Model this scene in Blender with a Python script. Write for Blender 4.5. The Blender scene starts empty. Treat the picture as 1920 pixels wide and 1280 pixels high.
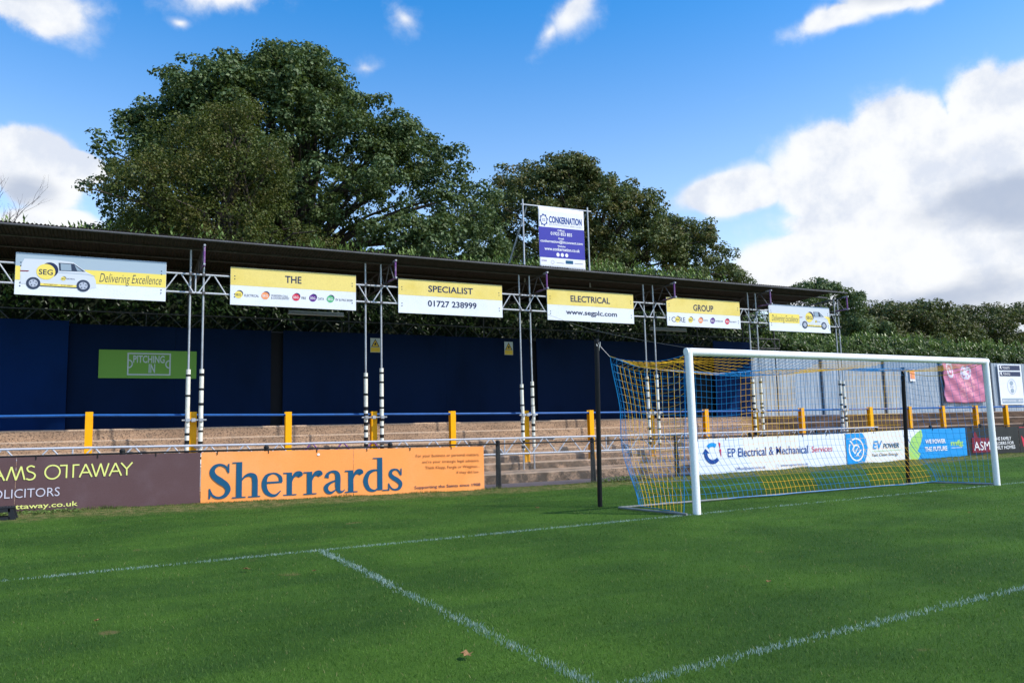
import bpy, math, random
import numpy as np
from mathutils import Vector, Matrix, noise

random.seed(7); rng = np.random.default_rng(7)
S = bpy.context.scene
COL = S.collection
rad = math.radians

# ------------------------------------------------------------------ camera
cam_d = bpy.data.cameras.new('camera')
cam = bpy.data.objects.new('camera', cam_d); COL.objects.link(cam); S.camera = cam
yaw, pitch, roll = 0.47219, 0.11510, -0.02610
fwd = Vector((math.sin(yaw) * math.cos(pitch), math.cos(yaw) * math.cos(pitch), math.sin(pitch)))
rgt = Vector((math.cos(yaw), -math.sin(yaw), 0)); upv = rgt.cross(fwd)
r2 = rgt * math.cos(roll) + upv * math.sin(roll); u2 = -rgt * math.sin(roll) + upv * math.cos(roll)
cam.matrix_world = Matrix(((r2.x, u2.x, -fwd.x, -7.48), (r2.y, u2.y, -fwd.y, -8.913), (r2.z, u2.z, -fwd.z, 1.271), (0, 0, 0, 1)))
cam_d.sensor_width = 36; cam_d.lens = 1443.03 / 1920 * 36
cam_d.clip_start = 0.1; cam_d.clip_end = 3000
S.view_settings.view_transform = 'Standard'
S.view_settings.look = 'None'
S.view_settings.exposure = 0.12
S.view_settings.gamma = 1.0
S.view_settings.use_curve_mapping = False

# ------------------------------------------------------------------ sun and sky
SUN_AZ, SUN_EL = rad(135), rad(46.5)          # azimuth from +Y towards +X
sun_dir = Vector((math.sin(SUN_AZ) * math.cos(SUN_EL), math.cos(SUN_AZ) * math.cos(SUN_EL), math.sin(SUN_EL)))
sd = bpy.data.lights.new('sun', 'SUN'); sd.energy = 4.6; sd.angle = rad(0.9); sd.color = (1.0, 0.95, 0.87)
sun = bpy.data.objects.new('sun', sd); COL.objects.link(sun)
sun.rotation_mode = 'QUATERNION'; sun.rotation_quaternion = sun_dir.to_track_quat('Z', 'Y')

world = bpy.data.worlds.new('World'); S.world = world; world.use_nodes = True
wt = world.node_tree; wt.nodes.clear()

class NT:
    """small helper for writing node trees"""
    def __init__(s, tree): s.t = tree; s.n = tree.nodes; s.l = tree.links
    def put(s, sock, v):
        if v is None: return
        if hasattr(v, 'is_output') or isinstance(v, bpy.types.NodeSocket): s.l.new(v, sock)
        else:
            if isinstance(v, (tuple, list)) and sock.type == 'RGBA' and len(v) == 3: v = (*v, 1)
            sock.default_value = v
    def math(s, op, a, b=None, c=None, clamp=False):
        n = s.n.new('ShaderNodeMath'); n.operation = op; n.use_clamp = clamp
        s.put(n.inputs[0], a); s.put(n.inputs[1], b)
        if c is not None: s.put(n.inputs[2], c)
        return n.outputs[0]
    def vmath(s, op, a, b=None, out=0):
        n = s.n.new('ShaderNodeVectorMath'); n.operation = op
        s.put(n.inputs[0], a)
        if b is not None: s.put(n.inputs[1], b)
        return n.outputs[out]
    def sep(s, v):
        n = s.n.new('ShaderNodeSeparateXYZ'); s.put(n.inputs[0], v); return n.outputs
    def comb(s, x, y, z=0.0):
        n = s.n.new('ShaderNodeCombineXYZ')
        for i, v in enumerate((x, y, z)): s.put(n.inputs[i], v)
        return n.outputs[0]
    def noise(s, v, scale, detail=4, rough=0.55, dist=0.0, out='Fac'):
        n = s.n.new('ShaderNodeTexNoise'); s.put(n.inputs['Vector'], v)
        n.inputs['Scale'].default_value = scale; n.inputs['Detail'].default_value = detail
        n.inputs['Roughness'].default_value = rough; n.inputs['Distortion'].default_value = dist
        return n.outputs[out]
    def ss(s, v, a, b):
        n = s.n.new('ShaderNodeMapRange'); n.interpolation_type = 'SMOOTHSTEP'; s.put(n.inputs['Value'], v)
        n.inputs['From Min'].default_value = a; n.inputs['From Max'].default_value = b; return n.outputs['Result']
    def mix(s, f, a, b, blend='MIX'):
        n = s.n.new('ShaderNodeMix'); n.data_type = 'RGBA'; n.blend_type = blend
        s.put(n.inputs['Factor'], f); s.put(n.inputs['A'], a) if False else None
        s.put(n.inputs[6], a); s.put(n.inputs[7], b); return n.outputs[2]

W = NT(wt)
tc = W.n.new('ShaderNodeTexCoord').outputs['Generated']
dx, dy, dz = W.sep(tc)
az = W.math('MULTIPLY', W.math('ARCTAN2', dx, dy), 57.29578)
el = W.math('MULTIPLY', W.math('ARCSINE', dz), 57.29578)
P = W.comb(az, el, 0.0)
sky = W.n.new('ShaderNodeTexSky'); sky.sky_type = 'NISHITA'; sky.sun_disc = False
sky.sun_elevation = SUN_EL; sky.sun_rotation = SUN_AZ; sky.ozone_density = 3.0; sky.air_density = 1.0; sky.dust_density = 0.6
hs = W.n.new('ShaderNodeHueSaturation'); hs.inputs['Hue'].default_value = 0.499
hs.inputs['Value'].default_value = 1.60
W.l.new(W.math('ADD', 0.84, W.math('MULTIPLY', W.ss(el, 5.0, 34.0), 0.56)), hs.inputs['Saturation'])
W.l.new(sky.outputs[0], hs.inputs['Color'])
SKY_STR = 0.15
warp = W.noise(tc, 3.2, 4, 0.55, out='Color')
wv = W.vmath('MULTIPLY', W.vmath('SUBTRACT', warp, (0.5, 0.5, 0.5)), (9.0, 5.0, 0.0))
Pw = W.vmath('ADD', P, wv)
CLOUDS = [  # azimuth, elevation, half width, half height, weight, tilt
  (-5.4,26.9,4.8,2.5,.6,0), (6.4,29.4,5.0,2.3,.50,0), (18.6,28.8,2.4,1.4,.25,-25), (13.3,30.2,1.8,.9,.2,0), (3.4,27.2,1.0,.6,.3,0), (15.5,25.5,1.4,.8,.26,0),
  (32.0,29.6,4.4,1.6,.42,32), (29.6,28.1,2.2,1.3,.28,40), (55.8,27.4,6.0,1.9,.80,0), (51.4,26.5,4.0,1.4,.55,12),
  (-6.0,17.0,4.4,3.4,1,0), (-3.0,17.4,2.3,1.2,.9,0), (-5.4,13.8,5.0,1.6,.75,0),
  (44.0,16.6,5.4,1.8,.95,0), (50.4,16.4,4.6,4.1,1,0), (55.0,17.2,5.0,4.8,1,0), (61.0,18.2,5.2,5.4,1.05,0), (57.0,12.4,13.0,6.4,1.1,0),
  (47.6,10.4,6.4,3.7,1,0), (59.6,6.6,16,5.0,1.1,0), (45.1,21.9,3.4,.35,.16,4), (75,13,12,8,1,0), (110,12,12,4,1,0),
  (-28,14,9,4,1,0), (-70,12,14,4,1,0), (-120,22,9,4,1,0), (150,12,14,4,1,0), (-20,50,8,3,.7,0), (80,48,9,4,.8,0)]
def blobs(lst, src):
    out = None
    for (a, e, rx, ry, k, tl) in lst:
        q = W.vmath('SUBTRACT', src, (a, e, 0))
        if tl:
            rn = W.n.new('ShaderNodeVectorRotate'); rn.rotation_type = 'Z_AXIS'; W.l.new(q, rn.inputs['Vector']); rn.inputs['Angle'].default_value = rad(-tl); q = rn.outputs[0]
        d = W.vmath('MULTIPLY', q, (1 / rx, 1 / ry, 0))
        v = W.math('MULTIPLY', W.math('SUBTRACT', 1.0, W.vmath('LENGTH', d, out=1)), k)
        out = v if out is None else W.math('MAXIMUM', out, v)
    return out
dens = blobs(CLOUDS, Pw)
fine = W.noise(tc, 7.0, 10, 0.60)
fine2 = W.noise(tc, 24.0, 8, 0.62, 0.3)
nz = W.math('ADD', W.math('MULTIPLY', W.math('SUBTRACT', fine, 0.5), 1.5), W.math('MULTIPLY', W.math('SUBTRACT', fine2, 0.5), 0.55))
dn = W.math('MULTIPLY', W.math('ADD', dens, nz), W.math('ADD', 0.85, W.math('MULTIPLY', W.ss(dens, 0.10, 0.45), 0.9)))
mask = W.math('MULTIPLY', W.ss(dn, 0.02, 0.46), W.math('ADD', 0.45, W.math('MULTIPLY', W.ss(dens, 0.02, 0.36), 0.55)))
# grey undersides of the large banks and soft billows
UNDER = [(60,13.8,9,2.0,1,6), (55,7.4,9,1.5,1,4), (66,9.6,6,2.4,1,0), (-7,15.6,2.6,1.2,.8,0), (56,27.6,5,.8,.6,0), (-7,27.8,4,.8,.6,0), (110,9,12,3,1,0), (-70,10,12,3,1,0), (150,10,12,3,1,0)]
ub = blobs(UNDER, Pw)
sh = W.noise(W.vmath('MULTIPLY', tc, (1, 1, 2.0)), 6.0, 7, 0.55)
g = W.ss(W.math('ADD', ub, W.math('MULTIPLY', W.math('SUBTRACT', sh, 0.5), 2.0)), -0.10, 0.70)
bil = W.noise(W.vmath('ADD', tc, (0.02, -0.02, 0.035)), 7.0, 10, 0.60)
lit = W.ss(W.math('SUBTRACT', fine, bil), -0.13, 0.09)
ccol = W.mix(lit, (0.64, 0.69, 0.79), (0.84, 0.855, 0.875))
ccol = W.mix(W.math('MULTIPLY', g, 0.78), ccol, (0.36, 0.43, 0.57))
cl = W.n.new('ShaderNodeVectorMath'); cl.operation = 'SCALE'; W.l.new(ccol, cl.inputs[0]); cl.inputs[3].default_value = 1.08 / SKY_STR
fin = W.mix(mask, hs.outputs[0], cl.outputs[0])
bg = W.n.new('ShaderNodeBackground'); W.l.new(fin, bg.inputs['Color']); bg.inputs['Strength'].default_value = SKY_STR
wo = W.n.new('ShaderNodeOutputWorld'); W.l.new(bg.outputs[0], wo.inputs['Surface'])

# ------------------------------------------------------------------ helpers
def tag(o, label=None, cat=None, group=None, kind=None):
    if label: o['label'] = label
    if cat: o['category'] = cat
    if group: o['group'] = group
    if kind: o['kind'] = kind
    return o

def thing(name, label, cat, loc=(0, 0, 0), group=None):
    o = bpy.data.objects.new(name, None); COL.objects.link(o); o.location = loc; o.empty_display_size = 0.2
    return tag(o, label, cat, group)

def link(name, me, parent=None, world=True):
    o = bpy.data.objects.new(name, me); COL.objects.link(o)
    if parent is not None:
        o.parent = parent
        if world:
            base = Vector((0, 0, 0)); p = parent
            while p is not None: base += p.location; p = p.parent
            o.location = -base
    return o

class MB:
    """collects shapes, built as one mesh object"""
    def __init__(s): s.v = []; s.f = []; s.m = []; s.sm = []
    def add(s, vs, fs, mi=0, smooth=False):
        b = len(s.v); s.v += [tuple(v) for v in vs]
        for f in fs: s.f.append(tuple(b + i for i in f)); s.m.append(mi); s.sm.append(smooth)
        return s
    def box(s, x0, x1, y0, y1, z0, z1, mi=0):
        v = [(x0,y0,z0),(x1,y0,z0),(x1,y1,z0),(x0,y1,z0),(x0,y0,z1),(x1,y0,z1),(x1,y1,z1),(x0,y1,z1)]
        return s.add(v, [(0,3,2,1),(4,5,6,7),(0,1,5,4),(1,2,6,5),(2,3,7,6),(3,0,4,7)], mi)
    def tube(s, p0, p1, r0, r1=None, n=8, mi=0, caps=True):
        r1 = r0 if r1 is None else r1
        p0 = Vector(p0); p1 = Vector(p1); d = (p1 - p0)
        if d.length < 1e-6: return s
        d.normalize(); a = d.orthogonal().normalized(); b = d.cross(a)
        vs = []
        for p, r in ((p0, r0), (p1, r1)):
            for i in range(n):
                t = 2 * math.pi * i / n; vs.append(p + (a * math.cos(t) + b * math.sin(t)) * r)
        fs = [(i, (i + 1) % n, n + (i + 1) % n, n + i) for i in range(n)]
        s.add(vs, fs, mi, n > 5)
        if caps:
            s.add(vs[:n], [tuple(reversed(range(n)))], mi); s.add(vs[n:], [tuple(range(n))], mi)
        return s
    def path(s, pts, r0, r1=None, n=6, mi=0):
        r1 = r0 if r1 is None else r1; k = len(pts) - 1
        for i in range(k):
            a = r0 + (r1 - r0) * i / k; b = r0 + (r1 - r0) * (i + 1) / k
            s.tube(pts[i], pts[i + 1], a, b, n, mi, caps=False)
        return s
    def build(s, name, mats, parent=None, world=True):
        me = bpy.data.meshes.new(name); me.from_pydata(s.v, [], s.f)
        if not isinstance(mats, (list, tuple)): mats = [mats]
        for m in mats: me.materials.append(m)
        me.polygons.foreach_set('material_index', s.m); me.polygons.foreach_set('use_smooth', s.sm)
        me.update()
        return link(name, me, parent, world)

def bevel(o, w=0.008, seg=1):
    m = o.modifiers.new('bevel', 'BEVEL'); m.width = w; m.segments = seg; m.limit_method = 'ANGLE'; return o

def lerp_tab(tab, x):
    if x <= tab[0][0]: return tab[0][1]
    for (a, b), (c, d) in zip(tab, tab[1:]):
        if x <= c: return b + (d - b) * (x - a) / (c - a)
    return tab[-1][1]

# ------------------------------------------------------------------ materials
def mat(name, color, rough=0.6, metal=0.0, spec=0.2):
    m = bpy.data.materials.new(name); m.use_nodes = True
    b = m.node_tree.nodes['Principled BSDF']
    b.inputs['Base Color'].default_value = (*color, 1); b.inputs['Roughness'].default_value = rough
    b.inputs['Metallic'].default_value = metal; b.inputs['Specular IOR Level'].default_value = spec
    return m

def worn(name, color, dirt=(0.1, 0.09, 0.07), amt=0.35, scale=3.0, rough=0.55, bump=0.0, metal=0.0, fine=40.0, stretch=(1, 1, 1), spec=0.2):
    """painted or raw surface with uneven tone, grime and grain"""
    m = mat(name, color, rough, metal); t = NT(m.node_tree); b = t.n['Principled BSDF']
    pos = t.n.new('ShaderNodeNewGeometry').outputs['Position']
    pv = t.vmath('MULTIPLY', pos, stretch)
    n1 = t.noise(pv, scale, 6, 0.6); n2 = t.noise(pv, fine, 3, 0.6)
    f = t.math('MULTIPLY', t.ss(n1, 0.42, 0.75), amt)
    c = t.mix(f, color, dirt)
    c2 = t.mix(t.math('MULTIPLY', t.ss(n2, 0.4, 0.7), 0.22), c, tuple(v * 0.55 for v in color))
    t.l.new(c2, b.inputs['Base Color'])
    b.inputs['Specular IOR Level'].default_value = spec
    t.l.new(t.math('ADD', rough - 0.12, t.math('MULTIPLY', n1, 0.24)), b.inputs['Roughness'])
    if bump:
        bm = t.n.new('ShaderNodeBump'); bm.inputs['Strength'].default_value = bump; bm.inputs['Distance'].default_value = 0.01
        t.l.new(n2, bm.inputs['Height']); t.l.new(bm.outputs[0], b.inputs['Normal'])
    return m

M = {}
M['white_post'] = worn('white_goal_paint', (0.88, 0.89, 0.90), (0.6, 0.62, 0.58), 0.15, 2.0, 0.3)
M['steel'] = worn('galvanised_steel', (0.42, 0.44, 0.47), (0.2, 0.17, 0.15), 0.5, 5.0, 0.45, metal=0.35)
M['steel_bright'] = worn('bright_steel', (0.50, 0.52, 0.57), (0.38, 0.36, 0.38), 0.4, 4.0, 0.4, metal=0.0)
M['dark_steel'] = worn('dark_steel', (0.10, 0.10, 0.11), (0.05, 0.04, 0.03), 0.5, 5.0, 0.6)
M['purple'] = worn('purple_painted_steel', (0.20, 0.07, 0.26), (0.4, 0.38, 0.42), 0.6, 9.0, 0.5)
M['padding'] = worn('cream_foam_padding', (0.78, 0.76, 0.66), (0.45, 0.40, 0.28), 0.4, 6.0, 0.75)
M['tape'] = mat('black_tape', (0.012, 0.012, 0.013), 0.4)
M['yellow_post'] = worn('yellow_barrier_paint', (0.95, 0.43, 0.001), (0.55, 0.25, 0.01), 0.2, 4.0, 0.4)
M['blue_rail'] = worn('blue_rail_paint', (0.02, 0.11, 0.36), (0.02, 0.05, 0.12), 0.4, 4.0, 0.4)
M['black_post'] = worn('black_post_paint', (0.005, 0.0055, 0.007), (0.5, 0.5, 0.5), 0.0, 6.0, 0.45)
M['fence_black'] = worn('black_fence_concrete', (0.011, 0.012, 0.014), (0.05, 0.05, 0.045), 0.4, 12.0, 0.6, bump=0.3)
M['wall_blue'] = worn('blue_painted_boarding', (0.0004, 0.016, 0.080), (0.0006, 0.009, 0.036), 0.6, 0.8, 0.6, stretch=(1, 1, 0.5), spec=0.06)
M['wall_blue_shaded'] = worn('shaded_blue_boarding', (0.0005, 0.0095, 0.040), (0.0006, 0.006, 0.02), 0.6, 0.8, 0.6, stretch=(1, 1, 0.5), spec=0.06)  # same blue boarding with the roof shade put into the colour
M['dull_bar'] = worn('dull_grey_bar', (0.20, 0.22, 0.22), (0.08, 0.10, 0.05), 0.5, 5, 0.6)
M['dark_gap'] = mat('dark_board', (0.008, 0.009, 0.012), 0.9)
M['asphalt'] = worn('path_asphalt', (0.115, 0.095, 0.105), (0.05, 0.045, 0.045), 0.5, 2.0, 0.9, bump=0.4)
M['rope_blue'] = mat('blue_net_cord', (0.0, 0.22, 0.56), 0.6)
M['rope_yellow'] = mat('yellow_net_cord', (0.95, 0.52, 0.02), 0.6)
M['wire'] = mat('galvanised_wire', (0.22, 0.22, 0.21), 0.45, 0.3)
M['board_white'] = worn('white_board_face', (0.76, 0.79, 0.85), (0.5, 0.52, 0.55), 0.2, 1.5, 0.35)
M['board_edge'] = mat('board_edge', (0.25, 0.25, 0.26), 0.6)
M['maroon'] = worn('maroon_board_face', (0.110, 0.062, 0.066), (0.17, 0.12, 0.135), 0.45, 1.2, 0.4)
M['orange'] = worn('orange_board_face', (0.97, 0.34, 0.09), (0.95, 0.44, 0.19), 0.4, 1.0, 0.4)
M['teal'] = mat('teal_print', (0.010, 0.085, 0.175), 0.4)
M['lime'] = mat('pale_lime_print', (0.72, 0.74, 0.22), 0.4)
M['lilac'] = mat('pale_lilac_print', (0.55, 0.53, 0.62), 0.4)
M['brown_print'] = mat('brown_print', (0.14, 0.045, 0.03), 0.4)
M['navy'] = mat('navy_print', (0.020, 0.030, 0.085), 0.4)
M['navy2'] = mat('royal_navy_print', (0.015, 0.055, 0.26), 0.4)
M['sign_yellow'] = worn('yellow_sign_print', (0.80, 0.64, 0.20), (0.66, 0.48, 0.05), 0.5, 1.3, 0.4)
M['van_yellow'] = mat('van_yellow_print', (0.82, 0.66, 0.14), 0.4)
M['sign_sky'] = mat('pale_blue_print', (0.36, 0.45, 0.54), 0.4)
M['van_white'] = mat('van_white_print', (0.60, 0.64, 0.72), 0.4)
M['van_glass'] = mat('van_glass_print', (0.28, 0.36, 0.45), 0.3)
M['van_dark'] = mat('van_dark_print', (0.035, 0.05, 0.09), 0.4)
M['hub'] = mat('hub_print', (0.42, 0.46, 0.56), 0.4)
M['pr_orange'] = mat('orange_print', (0.85, 0.30, 0.12), 0.4)
M['pr_red'] = mat('red_print', (0.62, 0.03, 0.07), 0.4)
M['pr_purple'] = mat('purple_print', (0.12, 0.03, 0.24), 0.4)
M['pr_green'] = mat('green_print', (0.10, 0.42, 0.20), 0.4)
M['white_print'] = mat('white_print', (0.80, 0.80, 0.82), 0.4)
M['ev_blue'] = worn('bright_blue_print', (0.012, 0.30, 0.72), (0.02, 0.22, 0.55), 0.2, 2, 0.35)
M['leaf_green'] = mat('leaf_green_print', (0.35, 0.62, 0.16), 0.4)
M['black_board'] = worn('black_board_face', (0.018, 0.020, 0.026), (0.03, 0.03, 0.04), 0.4, 2, 0.35)
M['asm_red'] = mat('dark_red_print', (0.18, 0.010, 0.03), 0.4)
M['sign_green'] = mat('green_wall_sign', (0.13, 0.30, 0.045), 0.5)
M['sign_grey'] = mat('pale_grey_green_print', (0.42, 0.50, 0.50), 0.5)
M['amber'] = mat('amber_print', (0.60, 0.42, 0.04), 0.5)
M['banner_blue'] = worn('violet_blue_vinyl', (0.050, 0.050, 0.36), (0.04, 0.04, 0.26), 0.3, 4, 0.5)
M['banner_white'] = worn('white_vinyl', (0.78, 0.79, 0.84), (0.6, 0.6, 0.64), 0.2, 4, 0.5)
M['grey_print'] = mat('grey_print', (0.30, 0.30, 0.36), 0.5)
M['stool'] = mat('black_plastic', (0.018, 0.02, 0.025), 0.5)
M['light_tube'] = mat('light_fitting', (0.35, 0.37, 0.38), 0.5)

def mat_concrete():
    m = mat('exposed_aggregate_concrete', (0.3, 0.25, 0.2), 0.9); t = NT(m.node_tree); b = t.n['Principled BSDF']
    pos = t.n.new('ShaderNodeNewGeometry').outputs['Position']; x, y, z = t.sep(pos)
    big = t.noise(t.vmath('MULTIPLY', pos, (0.5, 1.0, 2.0)), 1.2, 5, 0.6)
    sp = t.noise(pos, 26, 4, 0.8); sp2 = t.noise(pos, 14, 5, 0.75)
    c = t.mix(t.ss(big, 0.35, 0.68), (0.50, 0.33, 0.21), (0.30, 0.20, 0.13))
    c = t.mix(t.ss(sp, 0.48, 0.62), c, (0.12, 0.085, 0.062))
    c = t.mix(t.math('MULTIPLY', t.ss(sp2, 0.62, 0.72), 0.8), c, (0.66, 0.52, 0.40))
    c = t.mix(t.math('MULTIPLY', t.ss(t.noise(pos, 2.4, 6, 0.7), 0.55, 0.75), 0.6), c, (0.13, 0.115, 0.10))
    # older weathered section beyond the stand, darker and stained
    xs = t.math('ADD', x, t.math('MULTIPLY', big, 2.0))
    dk = t.mix(t.ss(t.noise(t.vmath('MULTIPLY', pos, (0.6, 1, 4)), 1.6, 6, 0.7), 0.38, 0.62), (0.030, 0.022, 0.018), (0.110, 0.068, 0.046))
    dk = t.mix(t.ss(sp, 0.55, 0.7), dk, (0.05, 0.04, 0.04))
    c = t.mix(t.math('MULTIPLY', t.ss(xs, 13.6, 15.4), 0.93), c, dk)
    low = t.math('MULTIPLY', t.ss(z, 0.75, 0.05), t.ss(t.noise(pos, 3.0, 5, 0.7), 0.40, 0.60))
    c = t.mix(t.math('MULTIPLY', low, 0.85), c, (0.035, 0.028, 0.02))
    edge = None          # rubbed pale nosings, the top light they catch also put into the colour
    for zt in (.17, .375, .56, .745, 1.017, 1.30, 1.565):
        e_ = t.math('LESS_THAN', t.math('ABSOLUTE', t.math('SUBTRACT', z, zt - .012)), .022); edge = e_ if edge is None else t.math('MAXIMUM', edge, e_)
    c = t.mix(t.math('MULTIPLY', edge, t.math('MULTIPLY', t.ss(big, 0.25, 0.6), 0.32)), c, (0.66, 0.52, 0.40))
    t.l.new(c, b.inputs['Base Color'])
    bm = t.n.new('ShaderNodeBump'); bm.inputs['Strength'].default_value = 0.8; bm.inputs['Distance'].default_value = 0.02
    t.l.new(t.math('ADD', sp, sp2), bm.inputs['Height']); t.l.new(bm.outputs[0], b.inputs['Normal'])
    return m
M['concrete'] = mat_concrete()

def mat_metal_sheet(name, c1, c2, sc=2.0):
    m = mat(name, c1, 0.55, 0.0); t = NT(m.node_tree); b = t.n['Principled BSDF']
    pos = t.n.new('ShaderNodeNewGeometry').outputs['Position']
    n = t.noise(t.vmath('MULTIPLY', pos, (3.0, 3.0, 0.35)), sc, 6, 0.65); n2 = t.noise(pos, 9, 5, 0.7)
    c = t.mix(t.ss(n, 0.35, 0.7), c1, c2); c = t.mix(t.math('MULTIPLY', t.ss(n2, 0.5, 0.75), 0.4), c, tuple(v * .5 for v in c2))
    t.l.new(c, b.inputs['Base Color']); return m
M['roof'] = mat_metal_sheet('mossy_corrugated_sheet', (0.050, 0.043, 0.036), (0.024, 0.026, 0.016))
M['grey_wall'] = mat_metal_sheet('blue_grey_wall_sheet', (0.36, 0.42, 0.48), (0.23, 0.275, 0.33))
M['grey_post'] = worn('slate_post', (0.06, 0.075, 0.10), (0.03, 0.03, 0.04), 0.4, 4, 0.6)
M['bark'] = worn('bark', (0.07, 0.055, 0.045), (0.03, 0.03, 0.02), 0.5, 3, 0.9, bump=0.5)
M['twig'] = mat('bare_twig', (0.05, 0.035, 0.04), 0.8)

def mat_leaf(name, a, b_, c_, trans=0.3, rough=0.5):
    m = bpy.data.materials.new(name); m.use_nodes = True; t = NT(m.node_tree); t.n.clear()
    at = t.n.new('ShaderNodeAttribute'); at.attribute_name = 'rnd'
    at2 = t.n.new('ShaderNodeAttribute'); at2.attribute_name = 'clump'
    col = t.mix(at.outputs['Fac'], a, b_)
    col = t.mix(t.ss(at2.outputs['Fac'], 0.45, 1.0), col, c_)
    p = t.n.new('ShaderNodeBsdfPrincipled'); t.l.new(col, p.inputs['Base Color']); p.inputs['Roughness'].default_value = rough
    p.inputs['Specular IOR Level'].default_value = 0.2
    tr = t.n.new('ShaderNodeBsdfTranslucent'); t.l.new(t.mix(0.5, col, (0.14, 0.20, 0.02)), tr.inputs['Color'])
    mx = t.n.new('ShaderNodeMixShader'); mx.inputs[0].default_value = trans
    t.l.new(p.outputs[0], mx.inputs[1]); t.l.new(tr.outputs[0], mx.inputs[2])
    o = t.n.new('ShaderNodeOutputMaterial'); t.l.new(mx.outputs[0], o.inputs[0]); return m
M['sycamore'] = mat_leaf('sycamore_leaves', (0.026, 0.058, 0.014), (0.150, 0.205, 0.090), (0.065, 0.092, 0.022), 0.22)
M['hawthorn'] = mat_leaf('hawthorn_leaves', (0.036, 0.054, 0.012), (0.120, 0.140, 0.034), (0.090, 0.080, 0.018), 0.25)
M['maple2'] = mat_leaf('brown_green_leaves', (0.040, 0.064, 0.016), (0.165, 0.195, 0.080), (0.115, 0.100, 0.028), 0.22)
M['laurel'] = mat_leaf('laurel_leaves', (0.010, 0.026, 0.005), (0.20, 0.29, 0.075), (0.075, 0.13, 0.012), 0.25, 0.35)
M['far_leaf'] = mat_leaf('far_tree_leaves', (0.048, 0.066, 0.020), (0.125, 0.145, 0.050), (0.095, 0.085, 0.035), 0.2)

# ------------------------------------------------------------------ ground
GT = [(-14, .06), (-9.4, .035), (-6, -.01), (0, -.09), (3.3, -.10), (8, -.07), (12.5, -.04), (18, .0), (60, .0)]
def smooth(a, b, x):
    t = min(1, max(0, (x - a) / (b - a))); return t * t * (3 - 2 * t)
def gz(x, y): return lerp_tab(GT, x) * smooth(3.5, 7.6, y)

def grass_color(t, pos):
    x, y, z = t.sep(pos)
    p2 = t.comb(x, y, 0.0)
    band = t.noise(t.vmath('MULTIPLY', p2, (0.35, 1.6, 0)), 1.1, 5, 0.6)
    pat = t.noise(p2, 0.5, 5, 0.6); med = t.noise(p2, 3.5, 5, 0.65)
    c = t.mix(t.ss(pat, 0.35, 0.65), (0.043, 0.108, 0.014), (0.084, 0.184, 0.022))
    c = t.mix(t.math('MULTIPLY', t.ss(band, 0.40, 0.68), 0.52), c, (0.034, 0.090, 0.018))
    c = t.mix(t.math('MULTIPLY', t.ss(med, 0.55, 0.75), 0.45), c, (0.095, 0.165, 0.035))
    # worn straw strip in front of the boards
    ye = t.math('ADD', y, t.math('MULTIPLY', t.noise(p2, 1.3, 4, 0.6), 1.8))
    edge = t.ss(ye, 6.6, 7.5)
    straw = t.mix(t.ss(t.noise(p2, 5, 4, 0.6), 0.42, 0.62), (0.085, 0.125, 0.03), (0.30, 0.23, 0.10))
    c = t.mix(t.math('MULTIPLY', edge, 0.85), c, straw)
    # small bare spots
    spots = t.ss(t.noise(p2, 1.9, 2, 0.4), 0.735, 0.78)
    c = t.mix(t.math('MULTIPLY', spots, 0.7), c, (0.22, 0.17, 0.07))
    return c

gm = mat('pitch_turf', (0.05, 0.1, 0.02), 0.9); t = NT(gm.node_tree); b = t.n['Principled BSDF']
pos = t.n.new('ShaderNodeNewGeometry').outputs['Position']
cc = grass_color(t, pos); fn = t.noise(pos, 60, 4, 0.8)
cc = t.mix(t.ss(fn, 0.35, 0.7), t.mix(0.45, cc, (0.014, 0.03, 0.006)), cc)
t.l.new(cc, b.inputs['Base Color']); b.inputs['Specular IOR Level'].default_value = 0.1
bm = t.n.new('ShaderNodeBump'); bm.inputs['Strength'].default_value = 0.8; bm.inputs['Distance'].default_value = 0.03
t.l.new(fn, bm.inputs['Height']); t.l.new(bm.outputs[0], b.inputs['Normal'])
M['turf'] = gm

def mat_blade(name, white=False):
    m = bpy.data.materials.new(name); m.use_nodes = True; t = NT(m.node_tree); t.n.clear()
    at = t.n.new('ShaderNodeAttribute'); at.attribute_name = 'rnd'
    if white:
        col = t.mix(at.outputs['Fac'], (0.16, 0.29, 0.22), (0.52, 0.64, 0.60))
    else:
        pos = t.n.new('ShaderNodeNewGeometry').outputs['Position']
        col = grass_color(t, pos)
        col = t.mix(t.math('MULTIPLY', at.outputs['Fac'], 0.50), col, (0.17, 0.28, 0.05))
        col = t.mix(t.math('MULTIPLY', t.ss(at.outputs['Fac'], 0.975, 0.985), 0.7), col, (0.34, 0.29, 0.14))
    p = t.n.new('ShaderNodeBsdfPrincipled'); t.l.new(col, p.inputs['Base Color']); p.inputs['Roughness'].default_value = 0.55
    p.inputs['Specular IOR Level'].default_value = 0.25
    tr = t.n.new('ShaderNodeBsdfTranslucent'); t.l.new(col, tr.inputs['Color'])
    mx = t.n.new('ShaderNodeMixShader'); mx.inputs[0].default_value = 0.45
    t.l.new(p.outputs[0], mx.inputs[1]); t.l.new(tr.outputs[0], mx.inputs[2])
    o = t.n.new('ShaderNodeOutputMaterial'); t.l.new(mx.outputs[0], o.inputs[0]); return m
M['blade'] = mat_blade('grass_blades'); M['blade_white'] = mat_blade('line_marked_blades', True)

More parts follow.
